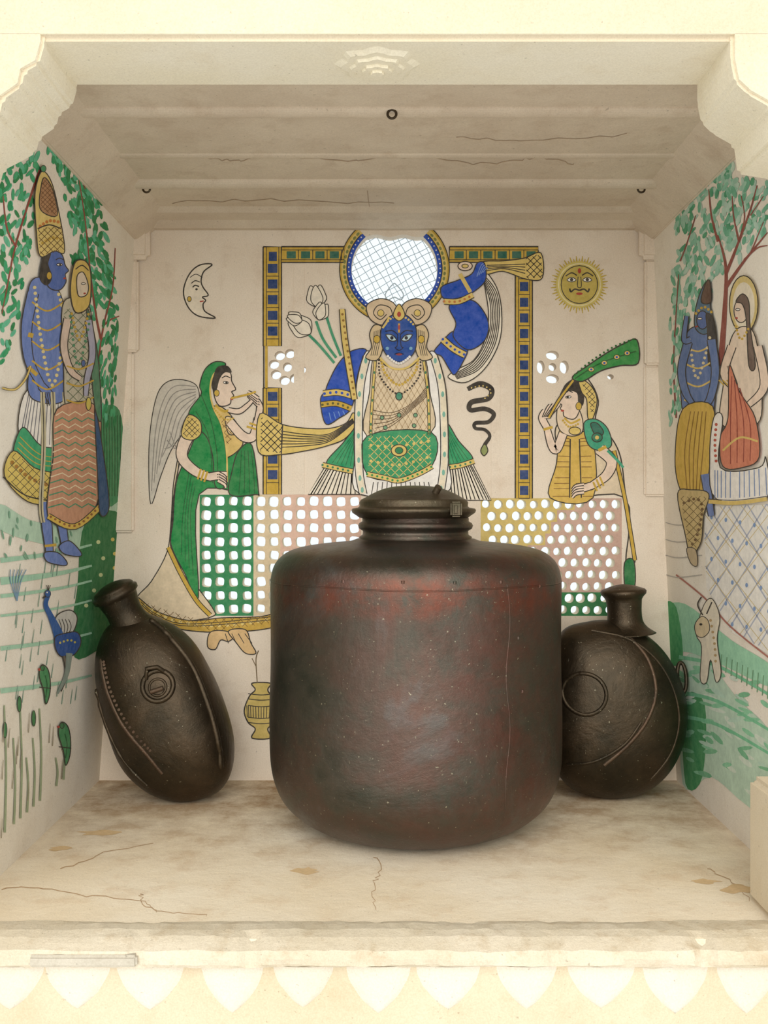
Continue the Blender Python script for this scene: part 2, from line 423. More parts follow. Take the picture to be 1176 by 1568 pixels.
# ---- halo
p=P('painted_halo_ring',m_back)
for r,w,c in((82,5,INK),(82,3.2,GOLD),(76.5,9,GOLD2),(69.5,7,BLUE)):
    p.ring(604,412,r,w,c,-48,228,90)
for i in range(46):
    a=math.radians(-42+i*5.9); p.ell(604+77*math.cos(a),412+77*math.sin(a),3.1,2,(120,128,70),rot=a+1.57,n=8)
    p.ell(604+70*math.cos(a),412+70*math.sin(a),1.2,1.2,WHITE,n=6)
p.ring(604,412,73,1.2,INK,-46,226); p.ring(604,412,84,1.3,INK,-50,230)
p.done()
# ---- deity
p=P('painted_deity_figure',m_back,.0022)
p.fo([(497,716),(550,722),(556,757),(472,757)],CREAM,False); p.cross([(500,718),(525,722),(549,724)],[(476,757),(515,757),(554,757)],16,1.6,INK)
p.fo([(682,714),(722,707),(752,766),(682,766)],CREAM,False); p.cross([(684,716),(703,712),(720,710)],[(684,765),(715,765),(749,765)],16,1.6,INK)
p.fo([(548,655),(524,680),(500,708),(520,714),(550,718)],(36,152,98)); p.fo([(682,648),(702,675),(724,702),(705,710),(682,714)],(36,152,98))
p.hatch([(548,657),(524,682),(502,708)],[(548,660),(548,690),(550,716)],7,1,(20,100,60)); p.hatch([(682,650),(702,677),(722,702)],[(683,655),(683,690),(684,712)],7,1,(20,100,60))
p.st([(494,712),(520,718),(551,724)],9,INK); p.st([(494,712),(520,718),(551,724)],6.5,GOLD2); p.dots([(494,712),(520,718),(551,724)],8,1.8,(40,120,80))
p.st([(681,716),(704,713),(726,706)],9,INK); p.st([(681,716),(704,713),(726,706)],6.5,GOLD2); p.dots([(681,716),(704,713),(726,706)],8,1.8,(40,120,80))
# left arm
p.fo([(562,538),(540,537),(522,552),(508,575),(499,602),(520,606),(541,604),(548,580)],BLUE)
p.fo([(494,604),(492,626),(500,650),(520,640),(536,628),(542,604),(520,600)],BLUE)
p.st([(495,603),(518,601),(542,607)],11,INK); p.st([(495,603),(518,601),(542,607)],8.5,GOLD2); p.dots([(497,603),(518,601),(541,607)],9,2.2,BLUE)
p.st([(492,620),(515,618),(538,626)],10,INK); p.st([(492,620),(515,618),(538,626)],7.5,GOLD); p.dots([(494,620),(515,618),(537,626)],8,2,(90,90,40))
for k in range(4): p.st([(504+k*7,632-k),(507+k*7,644-k*3)],1.2,(110,150,210))
# sash
p.fo([(541,632),(530,648),(505,656),(470,656),(432,650),(398,634),(396,692),(430,696),(470,690),(500,683),(528,672),(545,650)],GOLD2)
p.hatch([(430,655),(470,662),(505,662),(540,640)],[(430,690),(470,686),(505,678),(543,648)],7,1.5,INK)
p.net([(400,640),(432,654),(430,694),(398,690)],8,1.3,INK); p.st([(433,650),(431,695)],2,INK)
# raised arm + scarf
p.fo([(738,412),(760,440),(768,480),(764,525),(742,565),(712,586),(686,578),(700,566),(725,552),(742,522),(748,485),(744,450)],CREAM)
p.hatch([(740,418),(762,445),(767,485),(760,530),(735,568),(700,582)],[(742,440),(748,465),(748,500),(738,530),(720,555),(694,572)],7,1.5,INK)
p.fo([(738,402),(770,400),(802,396),(828,388),(830,426),(806,428),(770,416),(744,420)],GOLD2)
p.hatch([(745,404),(772,404),(804,400)],[(745,418),(772,414),(804,424)],5,1.4,INK); p.net([(804,396),(828,389),(830,425),(806,427)],7,1.2,INK)
p.fo([(664,540),(678,522),(696,508),(716,532),(708,556),(696,574),(688,566),(676,546)],BLUE)
p.fo([(688,468),(722,460),(742,480),(748,502),(740,524),(716,536),(694,516),(698,495)],BLUE)
p.st([(678,520),(694,534),(712,544)],12,INK); p.st([(678,520),(694,534),(712,544)],9,GOLD2); p.dots([(678,520),(694,534),(712,544)],8,2,BLUE)
p.fo([(680,458),(676,440),(700,430),(722,420),(730,404),(740,402),(744,414),(742,432),(724,448),(706,456)],BLUE)
for k in range(4): p.st([(730+k*3,424-k*2),(736+k*3,408+k),(740+k*2,404+k*3)],1.3,(120,150,210))
p.st([(680,462),(702,462),(724,452)],10,INK); p.st([(680,462),(702,462),(724,452)],7.5,GOLD2); p.dots([(680,462),(702,462),(724,452)],8,2,(200,120,60))
p.st([(704,420),(712,434),(720,448)],6,GOLD2)
p.ell(712,408,11,7,SKIN,INK); p.ell(712,408,5,3,GOLD2,INK,1.2)
# robe
p.fo([(566,538),(556,548),(546,585),(543,640),(543,700),(552,757),(680,757),(686,700),(685,640),(680,590),(672,552),(660,538),(636,560),(611,566),(590,560)],WHITE)
p.fo([(572,548),(566,600),(562,668),(660,662),(658,600),(650,548),(630,562),(611,566),(590,560)],(226,204,168))
p.net([(574,560),(568,600),(563,666),(658,660),(656,600),(648,560),(611,568)],8,.8,(170,140,100),60)
for k in range(6): p.st([(570+k,628+k*7),(600,632+k*4),(630,618+k*2),(656,590+k*3)],1.1,(90,70,50))
p.fo([(562,668),(660,662),(662,712),(610,734),(562,726)],(46,150,98)); p.net([(564,670),(658,664),(660,712),(610,732),(564,724)],9,1,(226,196,112)); p.dots([(568,682),(600,684),(656,676)],11,2.4,GOLD2); p.dots([(568,706),(610,712),(656,700)],11,2.4,GOLD2)
p.ell(611,690,12,9,GOLD2,INK); p.ell(611,690,6,5,(40,130,80),INK,1)
p.st([(562,726),(590,732),(611,736),(640,726),(662,714)],9,INK); p.st([(562,726),(590,732),(611,736),(640,726),(662,714)],6.5,GOLD2); p.dots([(562,726),(590,732),(611,736),(640,726),(662,714)],8,1.8,GREEN)
for x in range(572,660,7): p.st([(x,738),(x+(x-611)*.08,757)],1.2,INK)
for A in ([(562,545),(552,590),(549,650),(550,720),(556,756)],[(664,545),(676,590),(680,650),(680,710),(674,756)]):
    p.hatch([(a-4,b) for a,b in A],[(a+4,b) for a,b in A],2,9,(240,226,196)); p.st([(a-6,b) for a,b in A],1.4,INK); p.st([(a+6,b) for a,b in A],1.4,INK)
    q=cr(A,False,8); p.o+=2e-5
    for i in range(2,len(q)-1,4): p.ell(q[i][0],q[i][1],2.4,4.5,(120,180,160),n=10,inc=False)
for A in ([(575,548),(571,600),(568,650),(568,668)],[(648,548),(655,600),(657,650),(657,666)]):
    p.st(A,5,INK); p.st(A,3,GOLD2); q=cr(A,False,8); p.o+=2e-5
    for i in range(1,len(q)-1,3): p.ell(q[i][0],q[i][1],1.4,2.4,(40,120,80),n=8,inc=False)
p.dots([(584,552),(590,572),(611,590),(634,572),(640,552)],5,2.2,GOLD); p.dots([(580,552),(584,580),(611,604),(640,580),(644,552)],5,1.6,INK); p.ell(611,607,5,6,(60,140,110),INK)
for x,y in((585,640),(611,636),(636,636),(590,655),(634,652)): p.ell(x,y,3,3,(110,160,120),INK,1)
# head
for sx in(-1,1):
    X=lambda x:611+sx*(x-611)
    p.fo([(X(634),505),(X(648),498),(X(656),512),(X(653),532),(X(662),548),(X(645),552),(X(636),535)],(218,192,148)); 
    for k in range(4): p.st([(X(640+k*3),505+k),(X(641+k*3),525),(X(645+k*3),545)],1,INK)
    p.ell(X(645),520,5,6,GOLD,INK,1)
    p.fo([(X(614),478),(X(620),464),(X(640),458),(X(660),468),(X(656),488),(X(640),498),(X(624),494)],(222,196,160))
    p.st([(X(620),488),(X(625),472),(X(642),468),(X(650),480),(X(640),490),(X(630),482)],1.5,INK); p.ell(X(639),480,5,5,GOLD2,INK,1)
p.fo([(585,500),(583,520),(588,538),(597,549),(611,555),(626,549),(635,538),(638,520),(636,500),(626,486),(611,480),(596,486)],(18,74,156))
p.st([(596,486),(592,494),(586,503)],3,GOLD2); p.dots([(588,500),(598,489),(611,484),(624,489),(635,500)],5,1.8,GOLD2)
p.fo([(602,483),(611,466),(620,483),(611,492)],GOLD2); p.ell(611,482,3,4,RED)
p.st([(611,496),(611,510)],3,(210,160,60)); p.ell(611,502,1.6,4,RED)
for sx in(-1,1):
    X=lambda x:611+sx*(x-611)
    p.fo([(X(615),521),(X(621),514),(X(631),513),(X(626),521),(X(620),523)],(190,215,225)); p.ell(X(622),518,2.6,2.8,(15,20,40)); p.st([(X(613),513),(X(621),507),(X(632),508)],1.8,(12,24,60)); p.ell(X(629),534,2.6,2.6,(120,170,200))
p.st([(609,512),(608,530),(605,533),(611,537),(617,533),(614,530),(613,512)],1.4,(12,24,60)); p.ell(611,543,5,2,(150,60,70)); p.st([(604,543),(611,541),(618,543)],1.2,(12,24,60))
p.dots([(594,546),(602,553),(611,557),(620,553),(628,546)],4,2,WHITE)
p.st([(582,548),(596,562),(611,566),(626,562),(642,548)],3,GOLD2)
# staff
p.limb([(524,474),(528,520),(536,570),(543,612)],[7,8,8,7],GOLD2); 
for k in range(14): p.ell(524.5+k*1.35,482+k*9.4,2,2,(150,110,50),n=8)
p.done()
# ---- lotus + snake
p=P('painted_lotus_flowers',m_back,.0016)
for A in([(484,492),(495,520),(515,548)],[(498,478),(508,510),(522,545)],[(470,510),(490,530),(512,556)]): p.st(A,4,(60,150,110))
for cx,cy,s,a in((485,455,1.0,-.1),(462,500,1.1,-.9),(492,478,.8,.3),(452,488,.7,-1.2)):
    for k in(-1,1,0):
        q=[(0,16),(-9+k*6,6),(-7+k*6,-8),(k*7,-18),(7+k*6,-6),(9+k*5,6)]
        p.fo([(cx+s*(x*math.cos(a)-y*math.sin(a)),cy+s*(x*math.sin(a)+y*math.cos(a))) for x,y in q],CREAM,True,1.3)
p.done()
p=P('painted_snake',m_back,.0012)
p.st([(716,596),(735,588),(752,596),(748,610),(722,616),(720,628),(742,626),(756,634),(748,646),(728,648),(728,656),(742,658),(750,668),(742,682),(740,697)],[7,9,9,8,8,7,7,7,6,6,5,5,5,6,3],INK)
p.dots([(722,594),(740,591),(752,600),(740,612)],6,1.2,GOLD2); p.fo([(742,680),(736,690),(741,698),(747,690)],(140,150,90))
p.done()
# ---- moon, sun
p=P('painted_crescent_moon',m_back)
p.fo([(325,405),(306,406),(290,420),(281,446),(288,470),(304,484),(330,487),(314,477),(311,466),(315,460),(310,455),(319,452),(311,440),(308,430),(312,416)],(238,224,200),w=2)
p.st([(295,440),(299,437),(305,439)],2,INK); p.ell(301,443,2,1.6,INK); p.st([(293,434),(299,430),(306,432)],1.5,INK); p.st([(306,462),(312,461)],1.8,RED); p.ell(290,458,3,4,GOLD,INK,1)
p.st([(291,425),(300,420),(310,425)],1.2,INK)
p.done()
p=P('painted_sun',m_back)
for i in range(56):
    a=2*math.pi*i/56; r2=44 if i%2 else 40
    p.st([(887+33*math.cos(a),436+33*math.sin(a)),(887+r2*math.cos(a),436+r2*math.sin(a))],3,(196,168,60),sm=False,w2=1)
p.ell(887,436,36,36,(210,188,100)); p.ell(887,436,28,29,(196,172,82),INK,1.4); p.ring(887,436,32,2,(230,214,160))
for sx in(-1,1):
    p.fo([(887+sx*5,429),(887+sx*12,425),(887+sx*19,429),(887+sx*12,432)],WHITE,w=1.2); p.ell(887+sx*12,428.5,2.6,2.6,INK); p.st([(887+sx*4,422),(887+sx*12,418),(887+sx*21,423)],1.8,INK)
    p.st([(887,445),(887+sx*7,443),(887+sx*13,447),(887+sx*15,442)],2.4,INK)
p.st([(885,424),(884,438),(887,441),(890,438),(889,424)],1.2,INK); p.ell(887,450,5,2,RED); p.ell(887,415,2.5,4,RED)
p.done()
# ---- left woman
p=P('painted_woman',m_back,.001)
p.fo([(302,592),(282,582),(258,584),(242,602),(232,645),(228,700),(231,772),(246,730),(262,690),(285,655),(304,620)],(206,196,180),w=1.4)
for k in range(8): p.st([(300,592+k*4),(262+k*3,595+k*9),(240+k*5,650+k*6),(232+k*4,752-k*13)],1.5,(150,142,132))
p.fo([(276,692),(266,740),(262,800),(256,845),(232,890),(210,917),(236,936),(280,950),(325,944),(325,930),(288,880),(262,836)],(224,202,166))
p.fo([(286,700),(270,740),(265,800),(262,834),(284,880),(304,915),(305,757),(388,757),(386,720),(378,684),(350,690),(318,640)],GREEN)
p.st([(258,838),(276,876),(300,918),(322,942)],8,INK); p.st([(258,838),(276,876),(300,918),(322,942)],5.5,GOLD)
p.st([(276,704),(266,760),(261,836)],1.6,INK)
for k in range(4): p.st([(290+k*3,720+k*8),(280+k*4,790),(278+k*6,850+k*10)],1.1,(12,92,48))
p.fo([(210,914),(240,936),(290,950),(340,946),(400,944),(432,936),(440,952),(400,964),(330,968),(270,962),(225,944)],(204,164,66)); p.dots([(222,928),(260,948),(310,957),(370,955),(432,944)],12,3,(226,200,120))
p.hatch([(214,916),(240,938),(290,952),(430,938)],[(220,932),(240,946),(290,962),(434,952)],3,1.2,INK)
p.net([(218,922),(300,948),(430,942),(436,950),(330,966),(230,944)],9,.8,(110,80,30))
# feet
p.fo([(322,968),(345,966),(358,974),(350,982),(338,980),(330,994),(318,990)],(222,184,128)); p.fo([(350,966),(376,964),(384,984),(392,1000),(376,1000),(362,984)],(222,184,128))
for k in range(4): p.st([(345+k*10,970),(350+k*12,985)],1.2,INK)
# torso
p.fo([(318,632),(335,622),(352,634),(364,655),(372,680),(350,700),(330,696)],(220,186,110))
p.fo([(345,640),(356,640),(366,655),(362,664),(350,664)],(232,204,150)); p.net([(330,640),(350,640),(360,660),(345,690),(332,690)],7,.9,(130,90,50))
# veil
p.fo([(346,558),(330,554),(314,566),(306,590),(308,604),(290,630),(294,650),(316,668),(326,700),(330,745),(348,740),(346,690),(338,650),(326,624),(322,598),(328,574)],GREEN); 
p.st([(344,562),(327,574),(322,598),(327,624),(339,650),(347,690),(348,738)],2.5,GOLD2); p.st([(300,630),(320,670),(326,740)],1.3,(10,90,44)); p.st([(308,604),(322,640),(332,690),(334,738)],1.3,(10,90,44))
p.fo([(335,562),(348,564),(354,574),(355,584),(361,596),(355,600),(358,606),(354,610),(352,619),(338,622),(330,612),(326,590),(329,572)],SKIN)
p.fo([(330,572),(335,562),(348,561),(354,570),(344,570),(336,580),(330,600),(325,590)],INK); p.ell(346,586,4,1.8,WHITE,INK,1,.1); p.ell(347,586,1.8,1.8,INK); p.st([(340,579),(346,576),(353,579)],1.5,INK); p.ell(355,611,2.4,1.6,RED); p.ell(332,602,4,5,GOLD,INK,1)
p.st([(330,620),(342,630),(356,626)],3.5,GOLD); p.dots([(328,626),(344,642),(360,640)],4,1.6,GOLD)
# arms
p.limb([(352,646),(372,668),(388,668),(394,640)],[12,13,12,8],SKIN); p.limb([(394,645),(398,625),(394,612)],[8,9,5],SKIN)
for k in range(4): p.limb([(396,622-k*4),(386,612-k*3),(380,606-k*2)],[3,3,2],SKIN)
p.limb([(350,628),(366,630),(378,622),(386,614)],[6,7,6,4],SKIN); p.st([(354,610),(380,604),(392,600)],3,GOLD)
for x,y in((386,655),(390,650)): p.st([(x-8,y-2),(x+8,y+3)],3,GOLD)
p.limb([(298,652),(282,680),(280,702),(300,722),(326,732)],[18,17,15,13,9],SKIN); p.fo([(288,636),(306,644),(308,664),(294,674),(278,666)],GOLD2); p.net([(288,638),(304,646),(306,662),(294,672),(280,665)],6,.9,INK)
p.limb([(322,730),(336,728),(348,726)],[11,11,6],SKIN)
for k in range(4): p.limb([(334,724+k*4),(344,730+k*4),(346,738+k*3)],[3.4,3.2,2],SKIN)
for k in range(3): p.st([(308+k*5,718+k*2),(303+k*5,734+k*2)],3,GOLD)
p.fo([(366,690),(386,682),(396,752),(392,757),(352,757),(356,720)],(16,126,62)); 
for k in range(4): p.st([(370+k*5,690),(368+k*7,730),(366+k*8,756)],1.1,(10,84,40))
p.done()
# ---- right woman
p=P('painted_woman.001',m_back,.001)
p.fo([(888,578),(904,586),(916,614),(912,646),(934,668),(950,700),(958,760),(968,820),(972,860),(958,864),(957,762),(850,762),(854,700),(850,660),(860,640)],(226,206,174),w=2)
p.st([(940,690),(956,760),(966,820),(972,858)],7,INK); p.st([(940,690),(956,760),(966,820),(972,858)],4.5,GOLD)
p.fo([(956,862),(970,858),(972,896),(958,904)],(34,120,66))
p.fo([(858,655),(880,668),(906,662),(908,762),(842,762),(852,710)],(216,178,84))
p.cross([(860,670),(852,715),(846,760)],[(872,672),(872,715),(872,760)],9,1.2,(130,90,40)); p.cross([(888,672),(890,715),(892,760)],[(904,670),(906,715),(908,760)],9,1.2,(130,90,40)); p.st([(873,672),(872,762)],2,INK); p.st([(887,672),(890,762)],2,INK)
p.fo([(864,600),(856,612),(852,640),(858,660),(876,668),(892,660),(888,630)],(232,208,176)); 
p.fo([(884,586),(868,590),(860,600),(860,608),(855,617),(860,620),(858,626),(862,630),(864,638),(878,642),(886,632),(890,612)],SKIN)
p.fo([(864,592),(876,582),(890,584),(894,600),(892,620),(886,616),(884,602),(872,598),(862,604)],INK); p.ell(870,608,4.4,1.8,WHITE,INK,1,-.1); p.ell(869,608,1.9,1.9,INK); p.st([(862,602),(868,598),(877,601)],1.5,INK); p.ell(861,629,2.6,1.6,RED); p.ell(886,622,4.5,6,GOLD,INK,1)
p.fo([(886,580),(904,590),(914,612),(908,640),(900,640),(898,612),(890,600)],GOLD2,w=1.6); p.net([(890,584),(904,592),(912,612),(906,638),(900,612)],6,.9,INK)
p.dots([(862,644),(872,654),(888,648)],4,1.8,GOLD); p.st([(864,640),(874,648),(888,642)],3,GOLD); p.ell(880,660,9,6,GOLD2,INK,1.3)
p.fo([(894,648),(912,642),(930,656),(936,682),(918,690),(900,680)],TEAL); p.fo([(904,650),(914,648),(924,662),(914,670)],(40,110,92)); p.ell(914,670,8,7,(44,120,92),INK,1.5); p.ell(914,670,3,3,GOLD2)
p.limb([(918,688),(936,706),(928,728),(902,746)],[16,15,13,9],SKIN); p.limb([(904,744),(890,748),(880,744)],[10,10,6],SKIN)
for k in range(4): p.limb([(894,742+k*4),(882,744+k*4),(876,750+k*4)],[3.4,3.2,2],SKIN)
p.st([(916,690),(928,684)],5,GOLD)
for k in range(3): p.st([(908+k*5,738-k*4),(914+k*5,752-k*4)],3,GOLD)
p.st([(930,690),(946,706),(954,716)],4,TEAL)
p.limb([(862,664),(852,688),(844,680),(836,650)],[12,12,11,7],SKIN); p.limb([(838,656),(830,640),(834,628)],[9,10,5],SKIN)
for k in range(4): p.limb([(832+k*2,640),(838+k*5,626-k),(842+k*5,620-k)],[3,3,2],SKIN)
p.st([(832,658),(846,654)],4,GOLD)
# fan
p.limb([(840,640),(856,612),(878,582)],[3,3,3],GOLD)
p.fo([(876,578),(900,560),(930,540),(956,526),(975,521),(977,556),(950,560),(920,568),(892,584)],(46,142,66),w=2)
p.st([(880,580),(920,556),(974,538)],2,(20,90,40))
for x,y in((905,566),(925,556),(944,547),(960,541)): p.ell(x,y,4.5,3.5,GOLD2,INK,1); p.ell(x,y,1.8,1.6,BLUE)
p.dots([(880,574),(905,553),(940,531),(972,519)],7,1.7,(20,100,40))
p.done()
# ---- vase
p=P('painted_vase',m_back,.001)
p.fo([(386,1046),(414,1046),(410,1056),(416,1066),(428,1084),(420,1106),(410,1116),(414,1130),(386,1130),(391,1116),(380,1106),(374,1088),(382,1066),(391,1056)],(206,180,100),w=2)
for y in(1062,1070,1080,1098,1106): p.st([(380,y),(400,y+2),(424,y)],1.4,INK)
p.cross([(378,1080),(400,1082),(424,1080)],[(379,1098),(400,1100),(422,1098)],12,1.2,INK); p.st([(394,1046),(392,1010),(396,996)],1.5,(110,90,60)); p.st([(392,1020),(386,1008)],1.2,(110,90,60))
p.done()
# ================= left wall mural
LG=[(30,156,98),(56,174,118),(92,192,150),(16,134,74)]
p=P('painted_tree_foliage',m_left,.0006,W_left)
p.leaves([(60,205),(105,190),(150,280),(182,470),(180,520),(140,440),(110,300)],230,8.5,3.2,LG,70,35)
p.leaves([(0,250),(60,230),(60,300),(40,420),(20,520),(0,560)],130,9,3.4,LG,100,40)
p.leaves([(95,300),(120,300),(160,470),(150,560),(110,400)],80,9,3,LG,80,30)
for A in([(150,640),(150,560),(158,500),(172,440),(176,380)],[(154,520),(146,480),(138,420),(130,340),(118,260)],[(156,500),(168,490),(182,484)],[(60,260),(40,320),(22,380),(10,440),(2,480)],[(24,378),(10,350),(4,300)],[(100,220),(112,240),(130,290)]):
    p.st(A,3.4,(150,66,54),w2=1.4)
p.leaves([(150,560),(160,480),(182,500),(178,660),(150,640)],60,10,2.4,LG,95,14)
p.done()
p=P('painted_meadow',m_left,.0005,W_left)
p.fill([(148,640),(164,620),(186,640),(188,760),(150,762)],(60,146,94)); 
for k in range(9): p.st([(150+k*4.2,760),(151+k*4.1,690),(149+k*4.3,636)],1.5,(24,100,56))
p.fill([(0,772),(60,800),(160,780),(188,762),(186,800),(120,840),(0,812)],(184,216,190)); 
p.fill([(130,800),(186,790),(212,905),(190,960),(120,1010),(110,960),(118,900)],(30,120,66)); p.dots([(150,830),(158,860),(150,890),(130,930)],26,3.2,(220,230,170)); p.dots([(172,826),(176,860),(170,890)],22,3,(230,210,110))
for v,w in((850,8),(882,12),(905,6),(935,4),(985,7),(1050,8)): 
    p.st([(0,v+8),(50,v+2),(100,v-6),(140,v-16)],w,(166,212,182),w2=3)
for k in range(40):
    x=random.uniform(0,120); y=random.uniform(860,1080); p.st([(x,y),(x+3,y-22)],1.3,(130,168,150),w2=.6)
for x,t in((6,1080),(30,1075),(50,1130),(85,1160),(20,1130),(60,1085),(40,1160),(96,1110)):
    p.st([(x,1280-x*.9),(x+2,(1280-x*.9+t)/2),(x-1,t)],3.4,(156,172,136),w2=2.2); 
for x,t in((6,1118),(28,1078),(50,1100)): p.ell(x,t,3,12,(60,130,76),INK,1)
for k in range(16):
    x=random.uniform(0,110); y=random.uniform(1120,1290-x*.9); p.st([(x,y),(x+2,y-30)],1.3,(150,140,116),w2=.6)
p.leaves([(0,780),(120,800),(120,850),(0,860)],26,7,1.6,[(120,170,140)],80,20)
for k in range(5): p.st([(24,920),(20+k*4-6,890),(14+k*6,872)],1.3,(110,150,180))
p.done()
# figures
p=P('painted_deity_couple',m_left,.0022)
p.fo([(40,596),(95,612),(100,668),(60,690),(26,664)],WHITE); p.cross([(42,600),(66,606),(94,616)],[(30,662),(60,684),(98,668)],12,1.3,(110,110,120))
p.fo([(32,654),(60,682),(96,690),(98,724),(50,722),(18,700)],(50,166,112)); p.hatch([(30,660),(60,688),(96,694)],[(22,694),(54,718),(96,720)],4,1.4,GOLD)
p.fo([(18,690),(50,716),(90,730),(84,768),(40,768),(4,728)],(224,198,100)); p.dots([(16,708),(44,732),(82,746)],9,3.2,(170,120,40)); p.st([(2,730),(36,758),(84,768)],2,INK); p.net([(18,692),(50,718),(88,732),(82,764),(40,764),(6,728)],9,.8,INK)
LB=(104,130,196)
p.limb([(66,768),(70,810),(74,850)],[16,14,9],LB); p.limb([(86,760),(92,800),(98,838)],[15,13,9],LB); p.st([(66,836),(84,834)],4,GOLD); p.fo([(66,846),(86,846),(100,860),(96,866),(70,860)],LB); p.fo([(88,836),(104,828),(122,846),(118,852),(96,848)],LB)
p.fo([(44,432),(66,426),(90,450),(98,500),(100,560),(96,612),(60,616),(40,598),(44,540),(38,480)],LB)
p.limb([(48,448),(38,500),(42,552),(62,592)],[16,15,13,9],LB); p.limb([(60,590),(72,604),(76,618)],[11,12,6],LB)
for k in range(4): p.st([(66+k*3,600),(70+k*3,622-k)],1.4,INK)
for v in(470,500,530,560,590): p.st([(46,v-8),(70,v+6),(98,v-10)],2.6,GOLD)
p.dots([(50,440),(60,520),(78,590),(96,500),(86,446)],9,2.8,(232,214,150)); p.st([(40,512),(48,514)],7,GOLD); p.st([(40,562),(54,574)],6,GOLD)
p.st([(0,594),(20,596),(36,580),(44,560)],4,INK); p.st([(0,594),(20,596),(36,580),(44,560)],2.6,GOLD2)
for X in(62,78,96): p.st([(X,600),(X+2,680),(X-2,770),(X+1,800)],7,(206,196,160)); p.st([(X,600),(X+2,680),(X-2,770),(X+1,800)],1.4,INK)
p.fo([(66,392),(80,382),(92,390),(97,406),(102,414),(97,420),(98,432),(88,444),(72,440),(64,420)],(76,106,180))
p.fo([(64,392),(74,388),(70,404),(76,424),(68,436),(58,424)],INK); p.ell(88,405,4.5,1.8,WHITE,INK,1); p.ell(89,405,1.6,1.8,INK); p.st([(82,398),(88,395),(95,398)],1.4,INK); p.ell(96,426,2.2,1.6,RED); p.ell(72,422,4,6,GOLD,INK,1)
p.fo([(58,392),(52,350),(50,300),(56,270),(64,262),(76,280),(86,320),(96,384),(80,384)],(226,200,118)); p.fo([(58,320),(60,282),(66,272),(78,292),(84,330)],(176,130,88)); p.net([(58,320),(60,282),(66,272),(78,292),(84,330)],5,.9,(110,70,40))
p.dots([(58,346),(72,338),(88,340)],6,2.6,(200,120,50)); p.dots([(62,372),(76,364),(92,366)],6,2.6,GOLD); p.st([(54,350),(72,344),(90,350)],2,INK); p.net([(58,392),(54,350),(92,346),(94,382)],7,1,(110,80,40)); p.ell(63,258,4,5,(60,150,100),INK,1)
# consort
p.fo([(92,470),(112,456),(134,470),(140,530),(142,622),(100,626),(94,560)],(196,188,166)); p.net([(94,472),(134,474),(138,620),(100,622)],11,1,(90,110,80))
p.fo([(84,626),(146,622),(150,700),(146,770),(112,806),(70,790),(78,700)],(206,150,118)); 
for k in range(16): 
    y=636+k*9.4; p.st([(82-k*.8,y),(92,y-6),(102,y),(112,y-6),(122,y),(132,y-6),(144,y)],1.8,(60,150,112) if k%2 else (240,222,186),sm=False)
p.st([(70,790),(112,806),(158,768)],10,INK); p.st([(70,790),(112,806),(158,768)],7.5,(222,186,80)); p.dots([(74,791),(112,805),(154,771)],8,2,(150,90,40))
p.fo([(142,624),(156,700),(164,776),(150,786),(146,720)],(34,80,130)); p.fo([(130,470),(146,540),(152,640),(142,624),(134,540)],(80,136,104))
p.fo([(110,404),(124,398),(134,410),(136,440),(132,470),(112,478),(104,446)],(222,190,100),w=2); p.fo([(114,424),(122,416),(128,424),(132,440),(128,452),(116,452)],(232,214,190)); p.ell(124,434,3.4,1.5,WHITE,INK,.9); p.ell(126,449,2,1.3,RED); p.st([(112,412),(122,406),(132,414)],1.6,INK)
p.limb([(100,488),(94,530),(104,566),(120,580)],[11,10,9,6],(222,198,180)); p.limb([(132,490),(138,540),(130,580),(128,606)],[9,9,8,5],(176,176,200))
p.dots([(106,480),(118,520),(132,480)],7,2.2,GOLD); p.dots([(104,484),(116,560),(134,490)],9,2.2,(70,140,100))
for v in(560,586,612): p.st([(98,v),(118,v+5),(140,v-4)],2.4,GOLD)
p.ell(124,556,3,5,(70,100,160),INK,1); p.ell(132,618,4,10,(220,200,90),INK,1)
p.done()
# peacock & parrots
p=P('painted_peacock',m_left,.002)
p.fo([(84,944),(104,934),(116,944),(112,964),(98,980),(84,970)],(206,204,196))
for k in range(4): p.st([(88+k*5,948),(92+k*5,960),(92+k*3,974)],1.2,INK)
p.st([(72,912),(68,926),(76,944),(84,962),(92,984)],[6,7,9,13,18],(30,88,160)); p.ell(71,909,4.5,5.5,(30,88,160),INK,1); p.st([(68,912),(63,916)],2.4,INK); p.ell(70,907,1.2,1.2,WHITE)
for k in(-1,0,1): p.st([(72,904),(72+k*3,896)],1,INK)
p.fo([(82,976),(96,970),(116,968),(122,984),(112,1002),(94,1006),(84,996)],(22,78,154))
p.dots([(90,984),(104,980),(114,984)],6,1.8,(200,190,90)); p.limb([(96,1004),(100,1030),(90,1058)],[3,3,2],(110,100,90))
p.st([(104,1000),(100,1032),(86,1062)],[10,7,3],(140,156,146))
p.done()
for i,(x,y,s) in enumerate(((62,1018,1.0),(92,1106,1.1))):
    p=P('painted_parrot'+('.001' if i else ''),m_left,.002)
    p.fo([(x,y),(x+9*s,y+6),(x+13*s,y+24*s),(x+12*s,y+46*s),(x+6*s,y+60*s),(x+3*s,y+40*s),(x-4*s,y+16*s)],(70,146,92)); p.st([(x+5*s,y+16*s),(x+8*s,y+30*s),(x+6*s,y+50*s)],1.6,(20,90,50)); p.ell(x+1,y+5,3*s,4*s,(50,120,70),INK,1); p.ell(x-4*s,y+7,2,2,RED)
    p.st([(x-4,y+34*s),(x+14*s,y+36*s)],1.4,INK)
    p.done()
